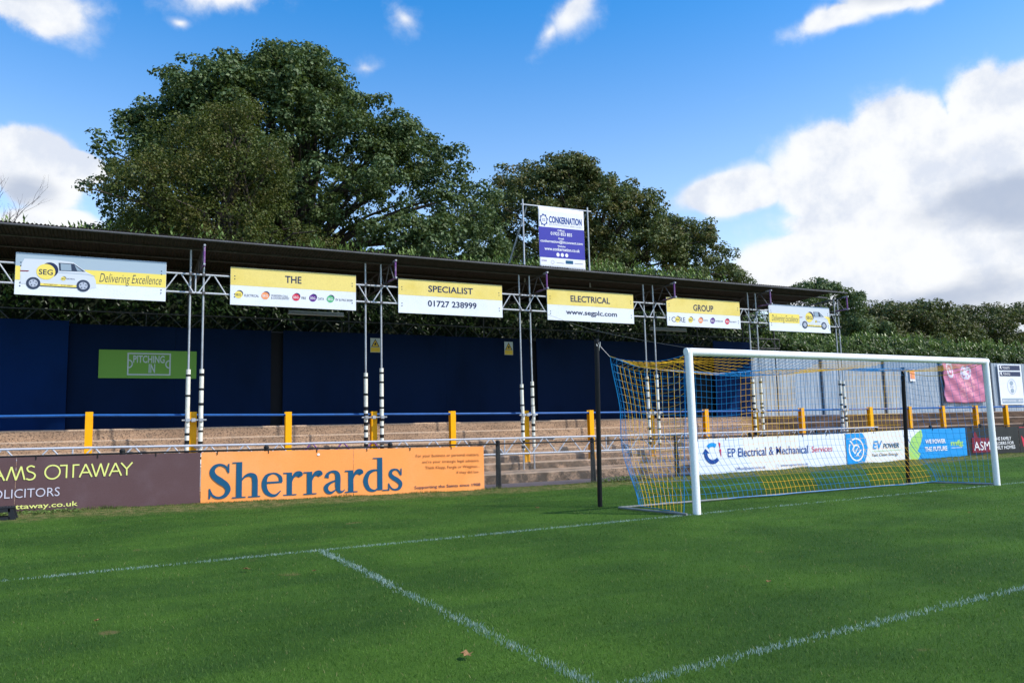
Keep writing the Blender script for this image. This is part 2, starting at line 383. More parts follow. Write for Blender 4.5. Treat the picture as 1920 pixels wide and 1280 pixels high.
xs = sorted(set([-400, -200, -100, -60, -40, -25] + [-18 + i * 1.0 for i in range(80)] + [70, 90, 120, 180, 300, 500]))
ys = sorted(set([-300, -150, -80, -40, -20] + [-12 + i * 1.0 for i in range(14)] + [3.5 + i * 0.3 for i in range(16)] + [9, 12, 20, 40, 80, 160, 300, 600]))
g = MB(); nx, ny = len(xs), len(ys)
g.v = [(x, y, gz(x, y)) for y in ys for x in xs]
for j in range(ny - 1):
    for i in range(nx - 1):
        a = j * nx + i; g.f.append((a, a + 1, a + nx + 1, a + nx)); g.m.append(0); g.sm.append(True)
tag(g.build('ground', M['turf']), kind='structure')

# tarmac path between fence and terrace
g = MB(); px = [-16 + i * 1.0 for i in range(85)]
for i in range(len(px) - 1):
    a, b_ = px[i], px[i + 1]
    w0, w1 = 7.93 + .06 * math.sin(a * 2.1), 7.93 + .06 * math.sin(b_ * 2.1)
    g.add([(a, w0, gz(a, 8) + .005), (b_, w1, gz(b_, 8) + .005), (b_, 9.3, gz(b_, 8) + .005), (a, 9.3, gz(a, 8) + .005)], [(0, 1, 2, 3)])
tag(g.build('path', M['asphalt']), kind='structure')

# grass blades -------------------------------------------------------------
def blade_mesh(name, P0, H, Wd, material, lean=0.45, kind='stuff', rnd=None):
    n = len(P0)
    th = rng.uniform(0, 2 * np.pi, n); la = rng.uniform(0, 2 * np.pi, n); lm = rng.uniform(0.05, lean, n) * H
    wx, wy = np.cos(th) * Wd / 2, np.sin(th) * Wd / 2
    V = np.empty((n, 5, 3), np.float32)
    V[:, 0] = P0 + np.stack([-wx, -wy, np.zeros(n)], 1); V[:, 1] = P0 + np.stack([wx, wy, np.zeros(n)], 1)
    mid = P0 + np.stack([np.cos(la) * lm * .35, np.sin(la) * lm * .35, H * .6], 1)
    V[:, 2] = mid + np.stack([wx * .7, wy * .7, np.zeros(n)], 1); V[:, 3] = mid - np.stack([wx * .7, wy * .7, np.zeros(n)], 1)
    V[:, 4] = P0 + np.stack([np.cos(la) * lm, np.sin(la) * lm, H * .97], 1)
    me = bpy.data.meshes.new(name)
    me.vertices.add(n * 5); me.vertices.foreach_set('co', V.ravel())
    base = (np.arange(n) * 5)[:, None]
    loops = np.concatenate([base + np.array([[0, 1, 2, 3]]), base + np.array([[3, 2, 4]])], 1).ravel()
    me.loops.add(n * 7); me.loops.foreach_set('vertex_index', loops.astype(np.int32))
    st = np.stack([np.arange(n) * 7, np.arange(n) * 7 + 4], 1).ravel()
    me.polygons.add(n * 2); me.polygons.foreach_set('loop_start', st.astype(np.int32))
    me.update(calc_edges=True)
    r = rng.random(n) if rnd is None else rnd
    at = me.attributes.new('rnd', 'FLOAT', 'FACE'); at.data.foreach_set('value', np.repeat(r, 2).astype(np.float32))
    me.materials.append(material)
    o = link(name, me); o['kind'] = kind; return o

cx, cy = -7.48, -8.913
def ground_pts(n, d0, d1, a0=-22, a1=78, pw=1.0):
    """points on the turf around the viewer, thinning out with distance"""
    u = rng.random(n); d = d0 * (d1 / d0) ** u if pw == 1.0 else (d0 ** .5 + u * (d1 ** .5 - d0 ** .5)) ** 2
    a = np.radians(rng.uniform(a0, a1, n))
    x = cx + d * np.sin(a); y = cy + d * np.cos(a)
    k = (y < 7.95); return x[k], y[k], d[k]
gzv = np.vectorize(gz)
x, y, d = ground_pts(460000, 3.2, 34.0, pw=2)
edgy = np.clip((y - 6.4) / 1.2, 0, 1)
H = rng.uniform(.011, .027, len(x)) * (1 + .9 * edgy * rng.random(len(x)))
tag(blade_mesh('pitch_grass', np.stack([x, y, gzv(x, y) - .002], 1), H, .0021 + .00034 * d, M['blade'], lean=1.1), 'short mown green grass covering the football pitch', 'grass')

# scruffy taller grass at the foot of the boards
n = 15000
x = rng.uniform(-12, 30, n); y = 7.84 - np.abs(rng.normal(0, .16, n)); k = (x < 0.3) | (x > 6.3) | (rng.random(n) < .4)
x, y = x[k], y[k]
tall = np.array([noise.noise(Vector((a * 1.1, 0, 0))) for a in x]); hh = np.clip(.035 + .09 * tall, .015, .13) * rng.uniform(.5, 1.2, len(x))
tag(blade_mesh('verge_grass', np.stack([x, y, gzv(x, y) - .002], 1), hh, np.full(len(x), .009), M['blade'], lean=0.7), 'scruffy longer grass along the foot of the advertising boards', 'grass')

# painted lines (whitened blades)
def line_blades(name, p0, p1, w, dens, wob=.02):
    p0, p1 = np.array(p0, float), np.array(p1, float); L = np.linalg.norm(p1 - p0); dr = (p1 - p0) / L; nr = np.array([-dr[1], dr[0]])
    n = int(L * dens * w); s = rng.random(n) * L
    off = rng.normal(0, .5, n) * w * .66
    off += np.array([noise.noise(Vector((q * .6, 3.3, w))) for q in s]) * wob
    pts = p0 + s[:, None] * dr + off[:, None] * nr
    keep = rng.random(n) < np.array([.50 + .5 * noise.noise(Vector((q * 2.2, 7.7, w))) for q in s])
    pts = pts[keep]; dd = np.hypot(pts[:, 0] - cx, pts[:, 1] - cy)
    P3 = np.column_stack([pts, gzv(pts[:, 0], pts[:, 1]) - .002])
    o = blade_mesh(name, P3, rng.uniform(.014, .030, len(pts)), .0024 + .00036 * dd, M['blade_white'], lean=0.9, kind='structure')
    return o
line_blades('goal_line', (-13, -.26), (-.1, -.01), .08, 6000)
line_blades('goal_line', (-.1, .0), (8.2, .20), .08, 2600)
line_blades('goal_area_side_line', (-5.44, -.16), (-5.34, -5.62), .085, 8000)
line_blades('goal_area_front_line', (-5.36, -5.60), (-3.4, -5.46), .085, 7000)
line_blades('goal_area_front_line', (-3.4, -5.46), (6, -4.9), .085, 5200)
line_blades('goal_line', (8.2, .20), (30, .7), .085, 2500)

# ------------------------------------------------------------------ text and print
FR = {}
def text_mesh(body, bold=0.0, shear=0.0):
    key = (body, bold, shear)
    if key in FR: return FR[key]
    c = bpy.data.curves.new('lettering', 'FONT'); c.body = body; c.offset = bold; c.shear = shear; c.resolution_u = 3
    o = bpy.data.objects.new('lettering', c); COL.objects.link(o)
    dg = bpy.context.evaluated_depsgraph_get(); me = bpy.data.meshes.new_from_object(o.evaluated_get(dg))
    bpy.data.objects.remove(o); bpy.data.curves.remove(c)
    v = np.array([q.co[:] for q in me.vertices]); f = [tuple(p.vertices) for p in me.polygons]
    bpy.data.meshes.remove(me); FR[key] = (v, f); return FR[key]

def text(parent, body, x0, x1, z0, z1, y, m, bold=0.012, shear=0.0, tilt=0.0):
    """lettering printed on a face that looks towards -Y, fitted to the given rectangle"""
    v, f = text_mesh(body, bold, shear)
    lo, hi = v.min(0), v.max(0); s = (v - lo) / np.maximum(hi - lo, 1e-6)
    X = x0 + s[:, 0] * (x1 - x0); Z = z0 + s[:, 1] * (z1 - z0) + (X - (x0 + x1) / 2) * tilt
    me = bpy.data.meshes.new('lettering'); me.from_pydata([(a, y, c) for a, c in zip(X, Z)], [], f)
    me.materials.append(m); me.update(); return link('lettering', me, parent)

def poly(parent, name, pts, y, m):
    me = bpy.data.meshes.new(name); me.from_pydata([(x, y, z) for x, z in pts], [], [tuple(range(len(pts)))])
    me.materials.append(m); me.update()
    if me.polygons[0].normal.y > 0: me.flip_normals()
    return link(name, me, parent)

def disc(parent, name, x, z, rx, rz, y, m, n=28, a0=0, a1=360, hole=0.0):
    if hole:
        vs = []; k = n
        for i in range(k + 1):
            t = rad(a0 + (a1 - a0) * i / k); c, s_ = math.cos(t), math.sin(t)
            vs += [(x + rx * c, y, z + rz * s_), (x + rx * hole * c, y, z + rz * hole * s_)]
        fs = [(2 * i, 2 * i + 1, 2 * i + 3, 2 * i + 2) for i in range(k)]
        me = bpy.data.meshes.new(name); me.from_pydata(vs, [], fs); me.materials.append(m); me.update(); return link(name, me, parent)
    return poly(parent, name, [(x + rx * math.cos(rad(a0 + (a1 - a0) * i / n)), z + rz * math.sin(rad(a0 + (a1 - a0) * i / n))) for i in range(n + (a1 - a0 < 360))], y, m)

def ribbon(mb, pts, y, k=8):
    """variable width stroke through (x, z, width) points"""
    P = [np.array(p, float) for p in pts]; Q = [2 * P[0] - P[1]] + P + [2 * P[-1] - P[-2]]; out = []
    for i in range(1, len(Q) - 2):
        for j in range(k):
            u = j / k; a, b, c, d = Q[i - 1], Q[i], Q[i + 1], Q[i + 2]
            out.append(.5 * ((2 * b) + (-a + c) * u + (2 * a - 5 * b + 4 * c - d) * u * u + (-a + 3 * b - 3 * c + d) * u ** 3))
    out.append(P[-1]); out = np.array(out); d = np.gradient(out[:, :2], axis=0); d /= np.maximum(np.linalg.norm(d, axis=1), 1e-9)[:, None]
    nr = np.stack([-d[:, 1], d[:, 0]], 1) * np.maximum(out[:, 2:3], .002) / 2
    L = out[:, :2] + nr; R = out[:, :2] - nr; vs = []
    for a, b in zip(L, R): vs += [(a[0], y, a[1]), (b[0], y, b[1])]
    mb.add(vs, [(2 * i, 2 * i + 1, 2 * i + 3, 2 * i + 2) for i in range(len(out) - 1)])
def rect(mb, x0, x1, z0, z1, y): mb.add([(x0, y, z0), (x1, y, z0), (x1, y, z1), (x0, y, z1)], [(0, 1, 2, 3)])

# ------------------------------------------------------------------ terrace
STEPS = [(9.25, .17), (10.55, .375), (10.90, .56), (11.25, .745), (11.60, 1.017), (11.95, 1.30), (12.30, 1.565)]
ter = thing('terrace', None, None, (0, 9.25, -.1)); ter['kind'] = 'structure'
TX0, TX1 = -17.0, 62.0
for i, (y0, z1) in enumerate(STEPS):
    z0 = -.3 if i == 0 else STEPS[i - 1][1]
    y1 = STEPS[i + 1][0] if i + 1 < len(STEPS) else 15.1
    g = MB(); c = .030; nseg = int((TX1 - TX0) / .5); dxs = (TX1 - TX0) / nseg
    for k in range(nseg + 1):
        xx = TX0 + k * dxs; w = .006 * noise.noise(Vector((xx * 1.7, i, 0)))
        wz = .008 * noise.noise(Vector((xx * .8, i * 3, 5)))
        g.v += [(xx, y0 + w, z0 - .02), (xx, y0 + w, z1 - c + wz), (xx, y0 + w + c, z1 + wz), (xx, y1 + .02, z1 + wz)]
    for k in range(nseg):
        for j in range(3):
            a = k * 4 + j; g.f.append((a, a + 4, a + 5, a + 1)); g.m.append(0); g.sm.append(False)
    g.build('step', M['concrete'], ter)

# ------------------------------------------------------------------ barrier of yellow posts with blue rail
def yp_top(x): return lerp_tab([(-12, 1.93), (-8, 1.925), (-3.8, 1.875), (3, 1.825), (10, 1.795), (30, 1.80)], x)
bar = thing('crush_barrier', 'long crush barrier of yellow steel posts joined by a blue rail on the terrace', 'barrier', (-8, 10.65, .375))
YPX = [-12.4, -10.25, -8.08, -5.94, -3.76, -1.59, .62, 2.88, 5.08, 7.31, 9.50, 11.65, 13.82, 15.95, 17.34, 19.55, 21.55, 23.66, 25.7, 27.8, 29.9, 32]
for X in YPX:
    g = MB(); w, dp, th = .075, .15, .014; y0 = 10.58; zt = yp_top(X)
    g.box(X - w, X + w, y0, y0 + th, .375, zt); g.box(X - w, X + w, y0 + dp - th, y0 + dp, .375, zt - .002)
    g.box(X - .006, X + .006, y0 + th, y0 + dp - th, .377, zt - .004)
    g.box(X - w - .02, X + w + .02, y0 - .02, y0 + dp + .02, .376, .392)
    g.build('post', M['yellow_post'], bar)
g = MB(); pts = [(x, 10.665, yp_top(x) - .075) for x in (-14, -8, -3.8, 3, 10, 20, 33)]
for a, b_ in zip(pts, pts[1:]): g.tube(a, b_, .03, n=10, caps=False)
g.build('rail', M['blue_rail'], bar)

# ------------------------------------------------------------------ back wall
wall = thing('stand_back_wall', 'dark blue boarded wall at the back of the covered terrace', 'wall', (0, 13, 1.565))
for (a, b_, y0, zt) in [(-15, -8.66, 12.86, 4.27), (-8.66, -3.78, 13.05, 4.21), (-3.47, -1.52, 12.97, 4.21), (-1.52, 4.36, 13.02, 4.22), (4.60, 11.15, 13.0, 4.25), (12.02, 13.86, 12.92, 4.37)]:
    n = max(1, round((b_ - a) / 2.44)); w = (b_ - a) / n
    for k in range(n):
        bevel(MB().box(a + k * w + .001, a + (k + 1) * w - .001, y0 + .0015 * (k % 2), y0 + .03, 1.568, zt - .008 * (k % 3)).build('wall_panel', M['wall_blue'] if (a < -10 or a > 12) else M['wall_blue_shaded'], wall), .0015)  # end panels take the lighter copy, their extra skylight painted into the colour
MB().box(-15, 13.84, 13.09, 13.13, 1.568, 4.16).build('backing_board', M['dark_gap'], wall)
MB().box(13.80, 13.86, 12.95, 14.9, 1.568, 4.30).build('end_panel', M['wall_blue'], wall)
g = MB()
for i in range(0): pass

# ------------------------------------------------------------------ covered stand
stand = thing('covered_stand', 'long scaffold roofed stand with corrugated sheets over the concrete terrace', 'stand', (0, 10.4, .17))
RZ = lambda y: 5.93 - (y - 10.02) * .035
R0, R1 = -14.6, 15.72
g = MB(); sw = .96; pitch_c = .08; n = int(sw / pitch_c * 6)
def sheet_mesh():
    g = MB(); th = .004
    for yy in (10.02, 15.05):
        for i in range(n + 1):
            xx = i * sw / n; g.v.append((xx, yy, RZ(yy) + .016 * math.sin(2 * math.pi * xx / pitch_c)))
        for i in range(n + 1):
            xx = i * sw / n; g.v.append((xx, yy, RZ(yy) - th + .016 * math.sin(2 * math.pi * xx / pitch_c)))
    m_ = n + 1
    for i in range(n):
        g.f += [(i, i + 1, 2 * m_ + i + 1, 2 * m_ + i), (m_ + i + 1, m_ + i, 3 * m_ + i, 3 * m_ + i + 1), (m_ + i, m_ + i + 1, i + 1, i), (2 * m_ + i, 2 * m_ + i + 1, 3 * m_ + i + 1, 3 * m_ + i)]
        g.m += [0] * 4; g.sm += [True, True, False, False]
    return g
first = None; k = 0; xx = R0
while xx < R1 - .5:
    if first is None:
        first = sheet_mesh().build('roof_sheet', M['roof'], stand); o = first
        base = Vector(first.location)
    else:
        o = first.copy(); COL.objects.link(o)
    o.location = base + Vector((xx, random.uniform(-.03, .03), (k % 2) * .007)); xx += .935; k += 1
# purlins
for yy in (10.0, 10.9, 11.9, 13.2, 14.6):
    MB().tube((R0, yy, RZ(yy) - .052), (R1 + .1, yy, RZ(yy) - .052), .026, n=8).build('purlin', M['dark_steel'], stand)

def ladder_beam(parent, p0, p1, h, m, npan, r=.0242, braces=True, sub=True, mb2=None):
    """two chords and a zigzag between p0 and p1 (bottom chord ends)"""
    p0 = Vector(p0); p1 = Vector(p1); up = Vector((0, 0, h))
    g = MB(); g.tube(p0, p1, r, n=8); g.tube(p0 + up, p1 + up, r, n=8)
    beam = g.build('ladder_beam', m, parent)
    d = (p1 - p0) / npan; rr = r * .68
    loc = Vector(parent.location) + Vector(beam.location)
    def br(a, b_, mm=None):
        MB().tube(a, b_, rr, n=6).build('brace', mm or m, beam)
    for i in range(npan):
        a = p0 + d * i; mid = a + d * .5; e = a + d
        br(a + d * .06, mid + up - d * .05); br(mid + up + d * .05, e - d * .06)
        if i % 4 == 3: br(e + d * .0, e + up)
    return beam

PAIRS = [(-10.55, -10.25), (-6.08, -5.79), (-1.85, -1.43), (2.68, 3.02), (7.08, 7.45), (11.44, 11.79), (15.62, 15.80)]
TOPS = [(2.9, 2.9), (2.88, 2.89), (2.84, 2.97), (2.57, 2.65), (2.82, 2.89), (2.77, 2.80), (2.77, 2.74)]
bx_prev = R0
xsb = [R0] + [p[0] + .12 for p in PAIRS[1:]]
for a, b_ in zip(xsb, xsb[1:]):
    npan = max(2, round((b_ - a) / .74))
    ladder_beam(stand, (a + .01, 10.405, 4.69), (b_ - .01, 10.405, 4.69), .44, M['steel_bright'], npan)
    ladder_beam(stand, (a + .01, 13.28, 4.20), (b_ - .01, 13.28, 4.20), .38, M['dark_steel'], max(2, round((b_ - a) / .95)), r=.02)
RAF = [-10.35, -5.83, -1.2, 3.31, 7.9, 11.96, 15.68]
for X in RAF:
    bm_ = ladder_beam(stand, (X, 10.02, 5.27), (X, 14.9, 5.17), .44, M['dark_steel'], 6)
    g = MB(); g.tube((X, 9.93, 5.24), (X, 9.93, 5.76), .024, n=8)
    g.build('end_tube', M['purple'], stand)
    g = MB(); g.tube((X, 9.86, 5.28), (X, 10.1, 5.28), .025, n=10); g.tube((X, 9.86, 5.73), (X, 10.1, 5.73), .025, n=10)
    g.build('beam_end', M['steel'], stand)
    MB().tube((X - .02, 9.96, 5.27), (X - .02, 10.5, 4.98 + .3), .016, n=6).build('brace', M['purple'], stand)
ri = random.Random(5)
for pi, (pr, tp) in enumerate(zip(PAIRS, TOPS)):
    for X, zt in zip(pr, tp):
        Y0 = 10.45
        pole = MB().tube((X, Y0, .18), (X, Y0, 5.72), .0242, n=12).build('scaffold_pole', M['steel'], stand)
        zb = ri.choice([.62, .72, .8])
        g = MB(); g.tube((X, Y0, zb), (X, Y0, zt), .050, n=12)
        if pi in (1, 3): g.tube((X + .005, Y0 - .02, 1.55), (X - .004, Y0 - .02, 1.95), .05, n=12)
        g.build('padding', M['padding'], pole)
        z = zt - .10 - ri.random() * .05
        while z > zb + .03:
            h = ri.uniform(.03, .05) if z > 1.95 else ri.uniform(.03, .07)
            MB().tube((X, Y0, z - h), (X, Y0, z + h * .4), .054, n=12).build('tape', M['tape'], pole)
            z -= ri.uniform(.22, .48) if z > 2.0 else ri.uniform(.12, .30)
    g = MB(); g.tube((pr[0] - .12, 10.40, 1.70), (pr[1] + .12, 10.40, 1.705), .022, n=8)
    for X in (*pr, sum(pr) / 2 - .02):
        g.box(X - .045, X + .045, 10.355, 10.44, 1.66, 1.745)
    bevel(g.build('tie_tube', M['steel'], stand), .01)
    for X in pr:
        g = MB()
        for z in (4.69, 5.13): g.box(X - .04, X + .04, 10.375, 10.478, z - .035, z + .035)
        bevel(g.build('coupler', M['dark_steel'], stand), .01)
for X in (-10.4, -5.9, -1.5, 2.9, 7.3, 11.7, 13.95, 15.6):
    MB().tube((X, 13.4, 1.57), (X, 13.4, 5.70), .024, n=8).build('rear_pole', M['dark_steel'], stand)
for (a, b_) in [(-3.53, -2.01), (8.45, 10.02)]:
    o = thing('strip_light', None, None, ((a + b_) / 2, 12, 4.55))
    tag(o, 'grey tube light fitting hanging under the roof ' + ('behind the THE sign' if a < 0 else 'behind the GROUP sign'), 'light')
    MB().tube((a, 12, 4.55), (b_, 12, 4.55), .032, n=10).build('tube', M['light_tube'], o)
    MB().box(a + .02, b_ - .02, 11.96, 12.04, 4.585, 4.63).build('housing', M['light_tube'], o)
    for q in (a + .2, b_ - .2): MB().tube((q, 12, 4.6), (q, 12, 5.75), .006, n=5).build('hanger', M['dark_steel'], o)

# ------------------------------------------------------------------ hanging signs
SY = 10.345; SZ = 4.44; SWD = 3.07; SHT = .92
def sign_base(bx, label, face='board_white'):
    s = thing('hanging_sign', label, 'sign', (bx, SY, SZ), 'sponsor signs hung along the front of the stand')
    g = MB(); g.box(bx, bx + SWD, SY, SY + .018, SZ, SZ + SHT); bevel(g.build('panel', M['board_white'], s), .003)
    return s
def bolts(s, pts):
    for (x, z) in pts:
        MB().tube((x, SY - .007, z), (x, SY + .002, z), .014, n=8).build('bolt', M['van_dark'], s)
def std_bolts(s, bx):
    bolts(s, [(bx + a, SZ + z) for a in (.10, SWD - .10) for z in (.70, .63, .26, .19)])
F1, F2, F3, F4 = SY - .002, SY - .004, SY - .006, SY - .008
def van(s, bx):
    A = lambda pts: [(bx + x, SZ + z) for x, z in pts]
    poly(s, 'van_print', A([(0.11,.259),(.094,.491),(.118,.683),(.162,.789),(.77,.80),(1.08,.775),(1.318,.588),(1.477,.505),(1.527,.396),(1.543,.23),(1.434,.205),(.099,.238)]), F2, M['van_white'])
    poly(s, 'van_window', A([(.799,.744),(1.09,.743),(1.318,.578),(.818,.566)]), F3, M['van_dark'])
    poly(s, 'van_window', A([(.835,.728),(1.036,.726),(1.052,.582),(.85,.58)]), F4, M['van_glass'])
    poly(s, 'van_window', A([(1.105,.714),(1.265,.585),(1.162,.586)]), F4, M['van_glass'])
    poly(s, 'body_line', A([(.406,.537),(1.345,.527),(1.516,.492),(1.516,.482),(1.345,.517),(.406,.529)]), F3, M['van_glass'])
    poly(s, 'rear_light', A([(.09,.527),(.26,.533),(.235,.508),(.093,.503)]), F3, M['asm_red'])
    disc(s, 'logo', bx + .641, SZ + .574, .160, .165, F3, M['navy'])
    disc(s, 'logo', bx + .568, SZ + .527, .178, .172, F4, M['van_yellow'])
    text(s, 'SEG', bx + .437, bx + .698, SZ + .46, SZ + .578, F4 - .002, M['navy'], .01)
    disc(s, 'logo', bx + .912, SZ + .405, .044, .046, F3, M['navy']); disc(s, 'logo', bx + .90, SZ + .395, .046, .044, F4, M['van_yellow'])
    text(s, 'SEG', bx + .868, bx + .93, SZ + .38, SZ + .41, F4 - .002, M['navy'], .01)
    text(s, 'ELECTRICAL', bx + .964, bx + 1.124, SZ + .385, SZ + .412, F3, M['navy'], .01)
    poly(s, 'sill', A([(.473,.273),(1.16,.267),(1.154,.218),(.475,.221)]), F3, M['van_yellow'])
    poly(s, 'body_line', A([(.46,.219),(1.17,.216),(1.17,.200),(.46,.203)]), F3, M['van_dark'])
    text(s, 'www.segplc.com', bx + .536, bx + .796, SZ + .236, SZ + .265, F4, M['brown_print'], .008)
    text(s, '01727 238999', bx + .862, bx + 1.083, SZ + .237, SZ + .262, F4, M['brown_print'], .008)
    for wx, wz in ((.343, .262), (1.289, .262)):
        disc(s, 'wheel', bx + wx, SZ + wz, .132, .132, F4, M['van_dark']); disc(s, 'wheel_hub', bx + wx, SZ + wz, .084, .084, F4 - .002, M['hub'])
        for q in range(5):
            t_ = rad(90 + 72 * q); disc(s, 'spoke_gap', bx + wx + .055 * math.cos(t_), SZ + wz + .055 * math.sin(t_), .013, .013, F4 - .004, M['van_dark'], 8)

SX = [-9.57, -5.20, -.99, 3.54, 7.89, 12.27]
SWD = 2.96
s1 = sign_base(SX[0], 'hanging sign with a white van picture and Delivering Excellence, far left of the stand')
poly(s1, 'sky_print', [(SX[0] + .004, SZ + .624), (SX[0] + SWD - .004, SZ + .625), (SX[0] + SWD - .004, SZ + SHT - .004), (SX[0] + .004, SZ + SHT - .004)], F1, M['sign_sky'])
poly(s1, 'band', [(SX[0] + .004, SZ + .624), (SX[0] + .096, SZ + .623), (SX[0] + .096, SZ + .316), (SX[0] + .004, SZ + .315)], F1 - .001, M['van_yellow'])
poly(s1, 'band', [(SX[0] + 1.30, SZ + .623), (SX[0] + SWD - .004, SZ + .625), (SX[0] + SWD - .004, SZ + .317), (SX[0] + 1.5, SZ + .32)], F1 - .001, M['van_yellow'])
van(s1, SX[0]); text(s1, 'Delivering Excellence', SX[0] + 1.598, SX[0] + 2.867, SZ + .309, SZ + .574, F2, M['navy'], -.006, .3, .01)
std_bolts(s1, SX[0]); SWD = 3.07

def band_sign(bx, label, head, hb, zb):
    s = sign_base(bx, label)
    poly(s, 'band', [(bx + .004, SZ + zb), (bx + SWD - .004, SZ + zb), (bx + SWD - .004, SZ + SHT - .004), (bx + .004, SZ + SHT - .004)], F1, M['sign_yellow'])
    text(s, head, bx + hb[0], bx + hb[1], SZ + hb[2], SZ + hb[3], F2, M['navy'], .02); std_bolts(s, bx)
    return s
def logo(s, x, z, m, r=.10):
    disc(s, 'logo', x + .025, z + .03, r * .9, r * .9, F1, M['navy']); disc(s, 'logo', x, z, r, r * .96, F2, m)
    text(s, 'SEG', x - r * .72, x + r * .66, z - r * .33, z + r * .33, F3, M['white_print'] if m is not M['van_yellow'] else M['navy'], .01)
s2 = band_sign(SX[1], 'hanging sign reading THE above five coloured round logos', 'THE', (1.282, 1.683, .609, .788), .478)
for x, z, mm in [(.19, .250, 'van_yellow'), (.81, .258, 'pr_orange'), (1.55, .26, 'pr_red'), (1.965, .262, 'pr_purple'), (2.405, .262, 'pr_green')]:
    logo(s2, SX[1] + x, SZ + z, M[mm], .092)
for tx in [('ELECTRICAL', .325, .663, .213, .272), ('WARDEN CALL', .95, 1.359, .250, .300), ('& DOOR ENTRY', .95, 1.392, .187, .240), ('FIRE', 1.685, 1.797, .222, .283), ('DATA', 2.093, 2.247, .225, .286), ('EV & PAS 2030', 2.542, 2.956, .225, .285)]:
    text(s2, tx[0], SX[1] + tx[1], SX[1] + tx[2], SZ + tx[3], SZ + tx[4], F1, M['navy'], .012)
s3 = band_sign(SX[2], 'hanging sign reading SPECIALIST with a phone number below', 'SPECIALIST', (.845, 2.167, .604, .782), .484)
text(s3, '01727 238999', SX[2] + .828, SX[2] + 2.268, SZ + .205, SZ + .378, F1, M['navy'], .025)
s4 = band_sign(SX[3], 'hanging sign reading ELECTRICAL with a web address below', 'ELECTRICAL', (.799, 2.201, .573, .765), .460)
text(s4, 'www.segplc.com', SX[3] + .626, SX[3] + 2.44, SZ + .145, SZ + .340, F1, M['navy'], .025)
s5 = band_sign(SX[4], 'hanging sign reading GROUP above a row of small logos', 'GROUP', (1.079, 1.919, .518, .730), .434)
text(s5, 'C', SX[4] + .173, SX[4] + .335, SZ + .125, SZ + .29, F1, M['navy'], 0); text(s5, 'RE', SX[4] + .50, SX[4] + .73, SZ + .125, SZ + .29, F1, M['navy'], 0)
for x, z, mm in [(.413, .210, 'van_yellow'), (.944, .215, 'van_yellow'), (1.356, .217, 'pr_orange'), (1.854, .222, 'pr_purple'), (2.482, .224, 'pr_red')]:
    logo(s5, SX[4] + x, SZ + z, M[mm], .095)
text(s5, 'IT', SX[4] + 1.07, SX[4] + 1.14, SZ + .20, SZ + .25, F1, M['navy'], .01); text(s5, 'CITY', SX[4] + 1.48, SX[4] + 1.67, SZ + .195, SZ + .25, F1, M['navy'], .01)
text(s5, 'INTERCOM', SX[4] + 1.984, SX[4] + 2.293, SZ + .2, SZ + .25, F1, M['navy'], .01); text(s5, 'SECURITY', SX[4] + 2.603, SX[4] + 2.895, SZ + .2, SZ + .25, F1, M['navy'], .01)
SWD = 2.96
s6 = sign_base(SX[5], 'hanging sign with Delivering Excellence left of a van picture, last sign on the right')
bx = SX[5]
poly(s6, 'sky_print', [(bx + .004, SZ + .61), (bx + SWD - .004, SZ + .61), (bx + SWD - .004, SZ + SHT - .004), (bx + .004, SZ + SHT - .004)], F1, M['van_white'])
poly(s6, 'band', [(bx + .004, SZ + .608), (bx + 1.45, SZ + .612), (bx + 1.42, SZ + .29), (bx + .004, SZ + .285)], F1 - .001, M['van_yellow'])
poly(s6, 'band', [(bx + 2.60, SZ + .595), (bx + SWD - .006, SZ + .595), (bx + SWD - .006, SZ + .288), (bx + 2.86, SZ + .40)], F1 - .001, M['van_yellow'])
text(s6, 'Delivering Excellence', bx + .12, bx + 1.38, SZ + .275, SZ + .55, F2, M['navy'], -.006, .3, .0)
van(s6, bx + 1.34); std_bolts(s6, bx)

# ------------------------------------------------------------------ scaffold frame and banner above the roof
fr = thing('scaffold_stand', 'scaffold tube frame holding the banner above the roof', 'frame', (4.6, 11.5, 5.8))
for X in (3.44, 5.80): MB().tube((X, 11.5, 5.74), (X, 11.5, 8.36), .0242, n=10).build('upright', M['steel_bright'], fr)
MB().tube((3.38, 11.52, 8.20), (5.95, 11.52, 8.24), .0242, n=10).build('crossbar', M['steel_bright'], fr)
MB().tube((3.6, 11.56, 8.15), (3.3, 12.9, 5.72), .0242, n=10).build('back_brace', M['steel'], fr)
MB().tube((5.75, 11.56, 8.15), (5.5, 12.9, 5.72), .0242, n=10).build('back_brace', M['steel'], fr)
ban = thing('banner', 'white and violet blue scaffolding company banner standing above the roof', 'banner', (4.8, 11.46, 6.24))
BY = 11.455
def cloth(x0, x1, z0, z1, y, m, name, parent, amp=.006, th=.003, nx=30, nz=16, fr_=2.2):
    g = MB()
    for j in range(nz + 1):
        for i in range(nx + 1):
            u = i / nx; v = j / nz; x = x0 + (x1 - x0) * u; z = z0 + (z1 - z0) * v
            g.v.append((x, y + amp * math.sin(u * 6.3 * fr_) + amp * .5 * math.sin(v * 9 + u * 4), z))
    for j in range(nz):
        for i in range(nx):
            a = j * (nx + 1) + i; g.f.append((a, a + 1, a + nx + 2, a + nx + 1)); g.m.append(0); g.sm.append(True)
    o = g.build(name, m, parent); sol = o.modifiers.new('thickness', 'SOLIDIFY'); sol.thickness = th; sol.offset = -1; return o
cloth(3.955, 5.615, 6.24, 8.195, BY, M['banner_white'], 'vinyl_sheet', ban, amp=.0)
poly(ban, 'blue_field', [(3.957, 7.545), (5.613, 7.57), (5.613, 6.60), (3.957, 6.58)], BY - .002, M['banner_blue'])
T_ = BY - .004
text(ban, 'CONKERNATION', 4.333, 5.535, 7.70, 7.925, T_, M['navy2'], .03, 0, .012)
text(ban, 'SCAFFOLDING SERVICES', 4.336, 5.528, 7.625, 7.675, T_, M['lilac'], .005)
